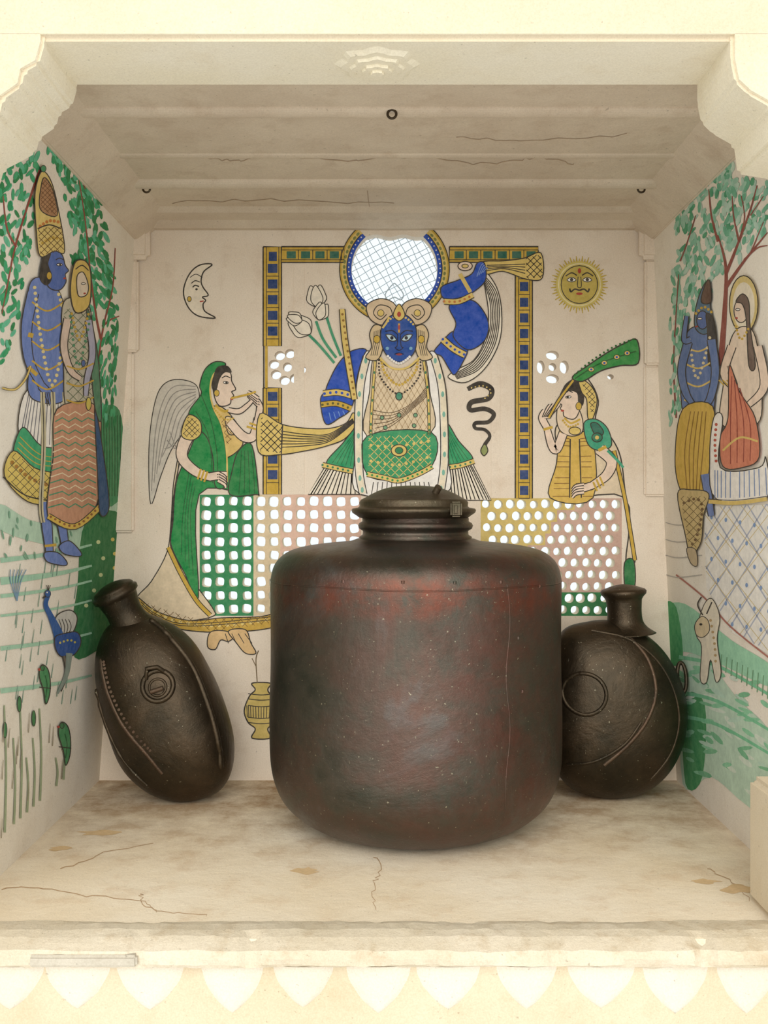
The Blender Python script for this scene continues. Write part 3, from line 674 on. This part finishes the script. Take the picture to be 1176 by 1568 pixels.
# ================= right wall mural
RGc=[(134,196,168),(108,182,148),(160,208,184),(76,162,120),(184,216,198)]
p=P('painted_tree_foliage.001',m_right,.0006,W_right)
p.fill([(1046,262),(1080,240),(1120,244),(1122,264),(1080,284),(1050,280)],(200,226,206))
p.leaves([(1040,260),(1085,225),(1120,240),(1120,300),(1110,420),(1060,480),(1034,560),(1030,440)],250,9,3.2,RGc,100,35)
p.leaves([(1110,270),(1176,280),(1176,350),(1130,400),(1105,360)],110,9,3.4,RGc,100,35)
for A,w in(([(1104,560),(1110,480),(1112,410),(1100,360)],10),([(1112,420),(1132,370),(1150,320),(1160,284)],5),([(1112,440),(1140,400),(1176,356)],6),([(1100,370),(1090,330),(1086,290)],4),([(1140,398),(1160,380),(1176,376)],3),([(1132,370),(1124,330),(1122,300)],3),([(1042,400),(1050,380),(1066,330)],2.5),([(1150,330),(1170,300)],2),([(1036,640),(1032,560),(1036,480),(1040,420)],2.5),([(1120,400),(1140,340),(1136,300)],2),([(1150,388),(1170,340)],2)):
    p.st(A,w,(144,74,64),w2=1.5)
p.leaves([(1026,480),(1046,470),(1044,640),(1026,660)],40,8,2,RGc,92,16)
p.done()
p=P('painted_deity_couple.001',m_right,.0024)
B2=(96,122,174)
p.fo([(1050,520),(1066,500),(1092,508),(1098,560),(1092,640),(1052,640),(1044,580)],B2)
p.fo([(1066,500),(1068,470),(1078,440),(1088,432),(1090,470),(1096,500),(1080,512)],(84,116,142)); p.fo([(1076,462),(1082,436),(1089,430),(1091,462)],(104,78,66)); p.dots([(1068,480),(1080,470),(1092,478)],6,2.2,GOLD)
p.ell(1078,490,9,14,(84,110,170),INK); p.ell(1074,488,3.5,1.6,WHITE,INK,1); p.ell(1069,500,2,1.4,RED); p.fo([(1084,480),(1096,492),(1100,540),(1088,560),(1086,510)],(56,54,58))
for v in(530,556,584,612): p.st([(1050,v),(1072,v+8),(1096,v-4)],2.6,GOLD2)
p.dots([(1058,520),(1070,580),(1090,515)],8,2.4,(230,214,170))
p.limb([(1056,524),(1046,566),(1052,600),(1064,620)],[12,11,10,6],B2); p.limb([(1092,520),(1098,570),(1090,610),(1078,624)],[12,11,10,6],B2); p.limb([(1060,520),(1050,520),(1054,484)],[8,7,5],B2)
p.fo([(1048,626),(1094,622),(1092,690),(1082,752),(1064,764),(1044,750),(1036,700)],(216,178,76)); p.hatch([(1054,630),(1044,690),(1050,750)],[(1090,630),(1086,690),(1078,752)],6,1.4,(140,100,30))
p.limb([(1082,726),(1086,752),(1092,790)],[12,11,8],(110,132,186))
p.fo([(1040,756),(1060,750),(1088,756),(1080,790),(1076,830),(1060,850),(1052,820)],(206,182,124)); p.dots([(1050,770),(1070,764),(1078,780),(1070,820),(1062,834)],8,2.4,(110,80,44)); p.net([(1044,760),(1084,760),(1072,836),(1058,844)],9,.9,(110,90,50))
p.fo([(1054,840),(1068,842),(1070,866),(1060,862)],(196,176,140),w=1.2)
# companion
p.ell(1142,466,22,44,(222,198,128),INK,1.6); p.ell(1142,468,17,36,(238,226,200)); p.fo([(1122,520),(1140,500),(1160,516),(1170,600),(1162,650),(1108,650),(1112,580)],(236,214,190)); p.ell(1138,476,11,18,SKIN,INK); p.fo([(1130,462),(1140,450),(1150,462),(1152,500),(1160,560),(1150,560),(1146,490),(1140,466)],(110,90,80)); p.ell(1133,474,3.6,1.7,WHITE,INK,1); p.ell(1131,487,2.2,1.5,RED); p.dots([(1130,500),(1138,520),(1150,502)],6,2,GOLD)
p.limb([(1124,530),(1112,572),(1128,592),(1118,560)],[12,11,9,5],SKIN); p.limb([(1164,530),(1174,590),(1150,620)],[12,12,8],SKIN)
for k in range(3): p.st([(1104+k*6,582),(1112+k*6,590)],2,GOLD)
p.fo([(1120,560),(1136,600),(1160,640),(1166,700),(1140,716),(1110,714),(1106,670),(1118,640)],(212,126,96)); p.hatch([(1120,570),(1112,640),(1112,712)],[(1140,600),(1162,650),(1162,704)],5,1.5,(150,60,50)); p.st([(1110,690),(1136,670),(1164,676)],3,GOLD2)
p.fo([(1096,640),(1110,640),(1106,716),(1166,716),(1176,700),(1178,762),(1100,764),(1090,700)],WHITE); p.cross([(1098,720),(1136,722),(1176,716)],[(1098,762),(1136,762),(1178,758)],10,1.6,(130,150,190)); p.st([(1088,768),(1130,770),(1178,764)],6,GOLD2); p.st([(1088,764),(1130,766),(1178,760)],1.2,INK)
p.dots([(1100,650),(1098,680),(1100,708)],8,2.4,(190,80,60))
p.done()
p=P('painted_lattice_path',m_right,.0005,W_right)
p.fill([(1078,776),(1182,772),(1182,1004),(1120,968),(1082,900)],(242,238,228),False); p.net([(1078,776),(1182,772),(1182,1000),(1120,966),(1082,900)],26,2.0,(176,182,198),58); p.net([(1078,776),(1182,772),(1182,1000),(1120,966),(1082,900)],26,1,(214,192,134),52)
for k in range(5):
    for j in range(6): p.ell(1090+k*22+(j%2)*10,792+j*32+k*4,2,3.4,(130,160,204))
p.st([(1036,880),(1080,916),(1120,960),(1182,1010)],2.4,(176,110,96))
for v in(800,826,850,880): p.st([(1020,v),(1040,v+4),(1076,v)],1.3,(180,176,170))
p.done()
p=P('painted_meadow.001',m_right,.0006,W_right)
p.fill([(1014,936),(1050,925),(1120,980),(1182,1020),(1182,1052),(1110,1020),(1060,1000),(1020,990)],(156,214,178)); p.fill([(1014,930),(1036,930),(1046,1010),(1022,1010)],(54,156,92))
p.fill([(1046,1020),(1080,1010),(1130,1070),(1182,1130),(1182,1250),(1140,1230),(1090,1190),(1046,1200)],(192,222,198)); p.fill([(1048,1070),(1080,1080),(1076,1190),(1050,1200)],(66,152,94))
p.leaves([(1020,990),(1182,1050),(1182,1240),(1100,1200),(1046,1200)],70,12,3.5,[(140,208,166),(188,222,200),(120,190,146),(216,232,214)],20,30)
for v in(1006,1060,1096): p.st([(1040,v),(1100,v+14),(1182,v+60)],6,(120,200,154),w2=4)
for k in range(14): p.st([(1080+k*8,1010+k*5),(1082+k*8,990+k*4)],1.4,(110,160,120))
p.done()
p=P('painted_calf',m_right,.002)
p.fo([(1078,930),(1090,916),(1100,930),(1104,950),(1100,980),(1106,1030),(1098,1044),(1090,1010),(1084,1044),(1074,1040),(1076,990),(1068,970)],(236,226,202),w=1.2); p.fo([(1066,956),(1076,944),(1086,950),(1088,966),(1078,976),(1068,972)],(226,206,166),w=1.2); p.ell(1075,956,2.4,1.8,INK); p.st([(1078,942),(1070,926),(1076,914)],2,INK); p.st([(1084,940),(1092,922)],2,INK); p.dots([(1090,950),(1096,985),(1098,1020)],9,2.2,(190,160,110))
p.done()
# floor / ceiling / wall cracks
p=P('cracks',m_floor,.0003,FL)
C=(184,150,110)
for A in([(0,1362),(60,1360),(130,1372),(210,1378),(250,1396),(320,1402)],[(576,1312),(580,1340),(570,1362),(574,1392)],[(1080,1330),(1120,1352),(1150,1380)],[(96,1330),(150,1310),(230,1290)],[(215,1368),(222,1384),(240,1396)]):
    q=[(a+random.uniform(-5,5),b+random.uniform(-2,2)) for a,b in cr(A,False,6)]
    p.st(q,1.4,C,sm=False,w2=.7)
for (x,y,rx,ry) in((150,1276,34,5),(468,1334,24,5),(1130,1362,26,7),(90,1300,20,4),(1080,1350,22,4)):
    p.fill([(x+rx*math.cos(t)*random.uniform(.5,1.2),y+ry*math.sin(t)*random.uniform(.5,1.2)) for t in [i*math.pi/7 for i in range(14)]],(218,186,138))
p.done()
p=P('peeling_edges',m_ceil,.0004,CEIL)
for A,w in(([(310,240),(360,246),(420,238),(520,246),(620,240),(740,250),(820,242),(880,250)],1.3),([(700,208),(800,214),(960,206)],1.0),([(260,310),(420,306),(600,312)],1.0),([(560,290),(564,330)],1)):
    p.st([(a+random.uniform(-5,5),b+random.uniform(-2.5,2.5)) for a,b in cr(A,False,9)],w,(176,150,122),sm=False)
p.done()
# ---------------------------------------------------------------- window grille
wempty=bpy.data.objects.new('window_1',None); bpy.context.scene.collection.objects.link(wempty)
def tube(name,paths,r,mat,parent=None,res=4):
    c=bpy.data.curves.new(name,'CURVE'); c.dimensions='3D'; c.bevel_depth=r; c.bevel_resolution=res; c.use_fill_caps=True
    for pts in paths:
        s=c.splines.new('POLY'); s.points.add(len(pts)-1)
        for q,pp in zip(s.points,pts): q.co=(*pp,1)
    o=bpy.data.objects.new('t',c); bpy.context.scene.collection.objects.link(o)
    dg=bpy.context.evaluated_depsgraph_get(); me=bpy.data.meshes.new_from_object(o.evaluated_get(dg)); bpy.data.objects.remove(o); me.materials.clear()
    return add(name,me,[mat],parent,True)
wm,nt,b=newmat('grille_wire'); b.inputs['Base Color'].default_value=(.5,.6,.66,1); b.inputs['Roughness'].default_value=.5; b.inputs['Metallic'].default_value=.2
paths=[]
for a in(62,-28):
    ca,sa=math.cos(math.radians(a)),math.sin(math.radians(a))
    for k in range(-70,71,10):
        if abs(k)>=66: continue
        h=math.sqrt(68**2-k*k); pts=[]
        for i in range(13):
            t=-h+2*h*i/12; u=604+ca*t-sa*k+math.sin(t*.08+k)*1.2; v=412+sa*t+ca*k+math.cos(t*.07+k)*1.2
            pts.append(tuple(at(u,v,D)+Vector((0,.024,0))))
        paths.append(pts)
tube('grille',paths,.0007,wm,wempty,1)
paths=[[tuple(at(u,v,D)+Vector((0,.02,0))) for u,v in cr([(604,430),(596,438),(590,448),(594,456),(604,452),(614,456),(618,448),(612,438),(604,430)],False,5)]]
tube('wire_loop',paths,.0012,wm,wempty,1)
# ---------------------------------------------------------------- metal vessels
def bronze(name,cols,stops,red=None,zr=None,rough=.42,metal=.55,scale=5,mulf=.45,n2s=60,xred=None):
    m,nt,b=newmat(name); L=nt.links
    tc=nd(nt,'ShaderNodeNewGeometry')
    n=nd(nt,'ShaderNodeTexNoise'); n.inputs['Scale'].default_value=scale; n.inputs['Detail'].default_value=9; n.inputs['Roughness'].default_value=.65; n.inputs['Distortion'].default_value=.5
    n2=nd(nt,'ShaderNodeTexNoise'); n2.inputs['Scale'].default_value=n2s; n2.inputs['Detail'].default_value=10; n2.inputs['Roughness'].default_value=.75
    n3=nd(nt,'ShaderNodeTexNoise'); n3.inputs['Scale'].default_value=230; n3.inputs['Detail'].default_value=3
    for k in(n,n2,n3): L.new(tc.outputs['Position'],k.inputs['Vector'])
    r=nd(nt,'ShaderNodeValToRGB'); cr_=r.color_ramp
    cr_.elements[0].position=stops[0]; cr_.elements[0].color=(*lin(cols[0]),1); cr_.elements[1].position=stops[-1]; cr_.elements[1].color=(*lin(cols[-1]),1)
    for s,c in zip(stops[1:-1],cols[1:-1]): e=cr_.elements.new(s); e.color=(*lin(c),1)
    L.new(n.outputs['Fac'],r.inputs['Fac']); out=r.outputs['Color']
    if red:
        n5=nd(nt,'ShaderNodeTexNoise'); n5.inputs['Scale'].default_value=20; n5.inputs['Detail'].default_value=9; n5.inputs['Roughness'].default_value=.7; L.new(tc.outputs['Position'],n5.inputs['Vector'])
        r5=nd(nt,'ShaderNodeValToRGB'); r5.color_ramp.elements[0].position=.40; r5.color_ramp.elements[1].position=.68; L.new(n5.outputs['Fac'],r5.inputs['Fac'])
        sx=nd(nt,'ShaderNodeSeparateXYZ'); L.new(tc.outputs['Position'],sx.inputs[0])
        # copper showing through on one side of the vessel
        mr0=nd(nt,'ShaderNodeMapRange'); mr0.inputs['From Min'].default_value=xred[0]; mr0.inputs['From Max'].default_value=xred[1]; mr0.inputs['To Max'].default_value=.8; L.new(sx.outputs['X'],mr0.inputs['Value'])
        mu0=nd(nt,'ShaderNodeMath',operation='MULTIPLY'); L.new(mr0.outputs[0],mu0.inputs[0]); L.new(r5.outputs['Color'],mu0.inputs[1])
        mx0=nd(nt,'ShaderNodeMixRGB'); mx0.inputs['Color2'].default_value=(*lin(xred[2]),1); L.new(mu0.outputs[0],mx0.inputs['Fac']); L.new(out,mx0.inputs['Color1']); out=mx0.outputs['Color']
        rr=nd(nt,'ShaderNodeValToRGB'); e=rr.color_ramp.elements; e[0].position=zr[0]; e[0].color=(0,0,0,1); e[1].position=zr[3]; e[1].color=(0,0,0,1)
        for q in zr[1:3]: x=rr.color_ramp.elements.new(q); x.color=(.75,.75,.75,1)
        L.new(sx.outputs['Z'],rr.inputs['Fac'])
        mu=nd(nt,'ShaderNodeMath',operation='MULTIPLY'); L.new(rr.outputs['Color'],mu.inputs[0]); L.new(r5.outputs['Color'],mu.inputs[1])
        mx=nd(nt,'ShaderNodeMixRGB'); mx.inputs['Color2'].default_value=(*lin(red),1); L.new(mu.outputs[0],mx.inputs['Fac']); L.new(out,mx.inputs['Color1']); out=mx.outputs['Color']
    m2=nd(nt,'ShaderNodeMixRGB',blend_type='MULTIPLY'); m2.inputs['Fac'].default_value=mulf
    L.new(out,m2.inputs['Color1']); L.new(n2.outputs['Fac'],m2.inputs['Color2']); 
    r4=nd(nt,'ShaderNodeValToRGB'); r4.color_ramp.elements[0].position=.69; r4.color_ramp.elements[1].position=.74; L.new(n3.outputs['Fac'],r4.inputs['Fac'])
    m3=nd(nt,'ShaderNodeMixRGB'); m3.inputs['Color2'].default_value=(*lin((144,138,116)),1); L.new(r4.outputs['Color'],m3.inputs['Fac']); L.new(m2.outputs['Color'],m3.inputs['Color1'])
    L.new(m3.outputs['Color'],b.inputs['Base Color'])
    b.inputs['Metallic'].default_value=metal
    mr=nd(nt,'ShaderNodeMapRange'); mr.inputs['To Min'].default_value=rough-.14; mr.inputs['To Max'].default_value=rough+.16; L.new(n2.outputs['Fac'],mr.inputs['Value']); L.new(mr.outputs[0],b.inputs['Roughness'])
    bp=nd(nt,'ShaderNodeBump'); bp.inputs['Strength'].default_value=.3; bp.inputs['Distance'].default_value=.004; L.new(n2.outputs['Fac'],bp.inputs['Height'])
    bp2=nd(nt,'ShaderNodeBump'); bp2.inputs['Strength'].default_value=.3; bp2.inputs['Distance'].default_value=.012; L.new(n.outputs['Fac'],bp2.inputs['Height']); L.new(bp.outputs['Normal'],bp2.inputs['Normal']); L.new(bp2.outputs['Normal'],b.inputs['Normal'])
    return m
M_pot=bronze('aged_bronze',[(62,66,56),(86,82,72),(96,80,70),(104,104,100)],[.34,.46,.56,.70],(132,70,52),(.355,.38,.41,.43),rough=.36,metal=.85,scale=4.5,xred=(-.10,.20,(112,70,60)))
M_lid=bronze('aged_bronze_lid',[(76,72,54),(92,82,64),(104,88,70)],[.35,.5,.7],rough=.38,metal=.8,scale=12)
M_flask=bronze('dark_brass',[(56,50,38),(76,64,48),(92,76,58)],[.35,.52,.7],rough=.36,metal=.8,scale=9)
M_rust=bronze('worn_band',[(72,60,46),(98,76,58),(104,88,70)],[.35,.5,.7],rough=.42,metal=.7,scale=20)
def lathe(name,prof,base,axis,mat,parent=None,n=96,smooth=True,wob=0):
    ax=Vector(axis).normalized(); rot=Vector((0,0,1)).rotation_difference(ax).to_matrix(); V=[];Fc=[]
    for (r,h) in prof:
        for i in range(n):
            t=2*math.pi*i/n; k=1+wob*(math.sin(2*t+h*9)+.6*math.sin(3*t+1+h*14)+.35*math.sin(7*t+h*30))
            p_=rot@Vector((r*k*math.cos(t),r*k*math.sin(t),h)); V.append(tuple(Vector(base)+p_))
    for j in range(len(prof)-1):
        for i in range(n): Fc.append((j*n+i,j*n+(i+1)%n,(j+1)*n+(i+1)%n,(j+1)*n+i))
    Fc.append(tuple(range(n))[::-1]); Fc.append(tuple((len(prof)-1)*n+i for i in range(n)))
    me=bpy.data.meshes.new(name); me.from_pydata(V,[],Fc); me.update()
    bm=bmesh.new(); bm.from_mesh(me); bmesh.ops.recalc_face_normals(bm,faces=bm.faces); bm.to_mesh(me); bm.free()
    return add(name,me,[mat],parent,smooth)
# main pot
DP=1.735; S=F/DP
pot=bpy.data.objects.new('bronze_water_pot',None); bpy.context.scene.collection.objects.link(pot)
px=(636-U0)/S
body=[(.001,0.0),(.10,0.0),(.132,.0005),(.154,.005),(.178,.014),(.200,.028),(.219,.047),(.2305,.070),(.2370,.096),(.2395,.13),(.2400,.20),(.2385,.26),(.2385,.32),(.2395,.365),(.2400,.395),(.2388,.412),(.2340,.428),(.2250,.440),(.2110,.4500),(.190,.4570),(.160,.4620),(.130,.4650),(.108,.4675),(.098,.471)]
bodyp=cr(body,False,5)
neck=[(.092,.468),(.094,.474),(.088,.478),(.0875,.484),(.094,.488),(.0955,.493),(.0935,.497),(.0885,.500),(.0885,.505)]
lathe('body',bodyp+neck+[(.086,.507),(.02,.507)],(px,DP,0),(0,0,1),M_pot,pot,160,wob=.0028)
lid=[(.088,.5055),(.0905,.506),(.0945,.509),(.1020,.514),(.1035,.518),(.1020,.521),(.0925,.5225),(.0900,.525),(.0905,.531),(.0885,.5345)]+cr([(.0880,.5355),(.080,.5395),(.068,.546),(.050,.5535),(.028,.558),(.001,.5592)],False,4)
lathe('lid',[(.02,.5055)]+lid,(px-.003,DP,0),(0,0,1),M_lid,pot,96,wob=.002)
box('clasp',px+.052,px+.070,DP-.102,DP-.084,.508,.532,M_lid,.003,pot)
box('hinge',px+.056,px+.064,DP-.106,DP-.096,.512,.528,M_lid,.002,pot)
tube('knob',[[(px+.03,DP-.055,.545),(px+.034,DP-.058,.553),(px+.036,DP-.06,.556)]],.006,M_lid,pot)
def rr_at(z):
    for a,b in zip(bodyp,bodyp[1:]):
        if a[1]<=z<=b[1] and b[1]>a[1]: return a[0]+(b[0]-a[0])*(z-a[1])/(b[1]-a[1])
    return .24
def onbody(t,z,l=0):
    k=1+.0028*(math.sin(2*t+z*9)+.6*math.sin(3*t+1+z*14)+.35*math.sin(7*t+z*30)); r=rr_at(z)*k+l
    return (px+r*math.cos(t),DP+r*math.sin(t),z)
tube('seam',[[onbody(math.radians(-57+.8*math.sin(z*40)),z,-.0006) for z in [.06+.35*i/60 for i in range(61)]]],.0011,M_pot,pot,2)
tube('shoulder_crease',[[onbody(t,.404+.001*math.sin(5*t),-.0005) for t in [2*math.pi*i/128 for i in range(129)]]],.0014,M_pot,pot,2)
riv=[]
for a,z in((-118,.415),(-96,.416),(-78,.415),(-60,.414),(-40,.404),(-52,.33),(-50,.25)):
    t=math.radians(a); q=onbody(t,z,-.001); riv.append([(q[0],q[1],z-.002),(q[0],q[1],z+.002)])
tube('rivets',riv,.0028,M_pot,pot,3)
# flasks
class Flask:
    def __init__(s,name,outline,c,dc,T,lean=0,mat=M_flask):
        s.e=bpy.data.objects.new(name,None); bpy.context.scene.collection.objects.link(s.e)
        s.o=cr(outline,True,6); s.c=c; s.dc=dc; s.T=T; s.mat=mat
        V=[];Fc=[];n=len(s.o); R=20
        for side in(-1,1):
            b0=len(V)
            for j in range(R+1):
                f=math.sin(math.pi/2*j/R) if j<R else 1
                f=max(f,.002)
                for (u,v) in s.o: V.append(s.pt(c[0]+(u-c[0])*f,c[1]+(v-c[1])*f,side,f))
            for j in range(R):
                for i in range(n): Fc.append((b0+j*n+i,b0+j*n+(i+1)%n,b0+(j+1)*n+(i+1)%n,b0+(j+1)*n+i))
            Fc.append(tuple(b0+i for i in range(n)))
        me=bpy.data.meshes.new(name+'_body'); me.from_pydata(V,[],Fc); me.update()
        bm=bmesh.new(); bm.from_mesh(me); bmesh.ops.remove_doubles(bm,verts=bm.verts,dist=1e-5); bmesh.ops.recalc_face_normals(bm,faces=bm.faces); bm.to_mesh(me); bm.free()
        add('body',me,[mat],s.e,True)
    def f(s,u,v):
        a=math.atan2(v-s.c[1],u-s.c[0]); r=math.hypot(u-s.c[0],v-s.c[1]); best=min(s.o,key=lambda q:abs((math.atan2(q[1]-s.c[1],q[0]-s.c[0])-a+math.pi)%(2*math.pi)-math.pi))
        return min(1,r/math.hypot(best[0]-s.c[0],best[1]-s.c[1]))
    def pt(s,u,v,side=-1,f=None,lift=0):
        if f is None: f=s.f(u,v)
        q=at(u,v,s.dc); return (q.x,s.dc+side*(s.T*(max(0,1-f**2.6))**.5+lift),max(q.z,0.0005))
    def strip(s,name,pts,r,mat):
        tube(name,[[s.pt(u,v,-1,None,-r*.35) for u,v in cr(pts,False,8)]],r,mat,s.e,3)
fl=Flask('brass_water_flask',[(178,950),(214,942),(256,952),(292,980),(320,1025),(342,1075),(357,1130),(356,1175),(340,1207),(310,1222),(270,1226),(226,1210),(188,1172),(164,1110),(150,1050),(148,1006),(158,970)],(256,1085),1.866,.088)
fl.strip('rim_seam',[(236,948),(262,966),(296,1005),(322,1060),(340,1120),(344,1165)],.0055,M_flask)
fl.strip('rope_band',[(166,1004),(180,1050),(204,1096),(240,1138),(262,1168)],.0035,M_rust)
fl.strip('hoop',[(155,1052),(172,1102),(200,1150),(236,1190)],.0035,M_flask)
beads=[[fl.pt(u,v,-1,None,.001),fl.pt(u+.5,v,-1,None,.002)] for u,v in cr([(172,1006),(186,1048),(211,1092),(246,1132)],False,7)]
tube('rivets',beads,.0026,M_rust,fl.e,2)
def ringpts(f,cx,cy,r,l=0,rx=1): return [f.pt(cx+r*rx*math.cos(t),cy+r*math.sin(t),-1,None,l) for t in [2*math.pi*i/32 for i in range(33)]]
tube('boss_ring',[ringpts(fl,257,1038,22)],.0045,M_flask,fl.e,3); tube('boss_inner',[ringpts(fl,257,1040,12,-.001)],.0026,M_flask,fl.e,3)
tube('boss_pin',[[fl.pt(248,1046,-1,None,.004),fl.pt(266,1040,-1,None,.006)]],.004,M_rust,fl.e,3)
tube('lug',[[fl.pt(240,1028),fl.pt(242,1012,-1,None,.008),fl.pt(256,1010,-1,None,.008),fl.pt(266,1018)]],.004,M_flask,fl.e,3)
b0=at(206,968,1.866); t0=at(172,900,1.85); ax=(t0-b0); h=ax.length
lathe('neck',cr([(.054,0),(.042,.012),(.0345,.024),(.0315,.038),(.032,.050),(.036,h*.78)],False,4)+[(.041,h*.82),(.0415,h*.90),(.037,h*.93),(.037,h*.96)]+cr([(.034,h),(.02,h+.006),(.004,h+.009)],False,3),tuple(b0),tuple(ax),M_flask,fl.e,48)
fr=Flask('brass_water_flask.001',[(862,966),(900,952),(938,950),(974,962),(1010,990),(1036,1030),(1050,1080),(1046,1130),(1026,1176),(992,1208),(950,1221),(900,1217),(862,1196),(842,1150),(834,1085),(842,1015)],(945,1088),1.885,.084)
fr.strip('rim_seam',[(900,962),(950,972),(990,1000),(1016,1042),(1026,1092),(1014,1140),(985,1180)],.003,M_flask)
fr.strip('strap',[(950,966),(978,1000),(988,1044),(976,1084),(950,1120),(912,1156)],.0036,M_rust)
fr.strip('strap_2',[(862,1160),(900,1150),(940,1124),(964,1092)],.003,M_flask)
tube('boss_ring',[ringpts(fr,884,1052,30,-.0015)],.004,M_flask,fr.e,3)
hc=at(1040,1036,1.885)
tube('carry_ring',[[(hc.x+.002+.008*math.cos(t),1.885+.014*math.sin(t)*.5-.01,hc.z+.026*math.sin(t)) for t in [2*math.pi*i/24 for i in range(25)]]],.0035,M_flask,fr.e,3)
b0=at(958,970,1.885); t0=at(954,898,1.885); ax=(t0-b0); h=ax.length
lathe('neck',cr([(.054,0),(.040,.010),(.0320,.022),(.0305,.040),(.032,h*.72)],False,4)+[(.035,h*.78),(.040,h*.84),(.041,h*.90),(.038,h*.94)]+cr([(.030,h*.97),(.02,h+.001),(.004,h+.004)],False,3),tuple(b0),tuple(ax),M_flask,fr.e,48)
# iron ring hooks
for i,(u,v,d) in enumerate(((228,291,1.80),(600,183,1.46),(978,289,1.80))):
    q=at(u,v,d); q.z=ZC-.010
    e=bpy.data.objects.new('iron_ring_hook'+('' if i==0 else '.%03d'%i),None); bpy.context.scene.collection.objects.link(e)
    tube('eye',[[(q.x+.006*math.cos(t),q.y-.018,q.z+.001+.006*math.sin(t)) for t in [2*math.pi*k/20 for k in range(21)]]],.0018,M_flask,e,2)
    tube('stem',[[(q.x,q.y-.018,q.z+.006),(q.x,q.y-.016,q.z+.016)]],.0022,M_flask,e,2)
# ---------------------------------------------------------------- light, camera
w=bpy.data.worlds.new('World'); bpy.context.scene.world=w; w.use_nodes=True
nt=w.node_tree; bg=nt.nodes['Background']
tc=nt.nodes.new('ShaderNodeTexCoord'); sp=nt.nodes.new('ShaderNodeSeparateXYZ'); nt.links.new(tc.outputs['Generated'],sp.inputs[0])
rp=nt.nodes.new('ShaderNodeValToRGB'); mr=nt.nodes.new('ShaderNodeMapRange'); mr.inputs['From Min'].default_value=-1; mr.inputs['From Max'].default_value=1
nt.links.new(sp.outputs['Y'],mr.inputs['Value']); nt.links.new(mr.outputs[0],rp.inputs['Fac'])
e=rp.color_ramp.elements; e[0].position=.35; e[0].color=(.95,.95,.94,1); e[1].position=.75; e[1].color=(.84,.94,1,1)
nt.links.new(rp.outputs['Color'],bg.inputs['Color']); bg.inputs['Strength'].default_value=1.08
sd=bpy.data.lights.new('sun','SUN'); sd.energy=2.3; sd.angle=math.radians(55); sd.color=(1,.975,.93)
so=bpy.data.objects.new('sun',sd); bpy.context.scene.collection.objects.link(so)
so.rotation_euler=Vector((.06,1,-.40)).to_track_quat('-Z','Y').to_euler()
cd=bpy.data.cameras.new('camera'); cam=bpy.data.objects.new('camera',cd); bpy.context.scene.collection.objects.link(cam)
cam.location=(0,0,EH); cam.rotation_euler=(math.pi/2,0,0)
cd.sensor_fit='HORIZONTAL'; cd.sensor_width=36; cd.lens=F/1176*36; cd.shift_y=-9/1176; cd.clip_start=.02
bpy.context.scene.camera=cam
vs=bpy.context.scene.view_settings; vs.view_transform='Standard'; vs.look='None'; vs.exposure=0.10; vs.gamma=1.05
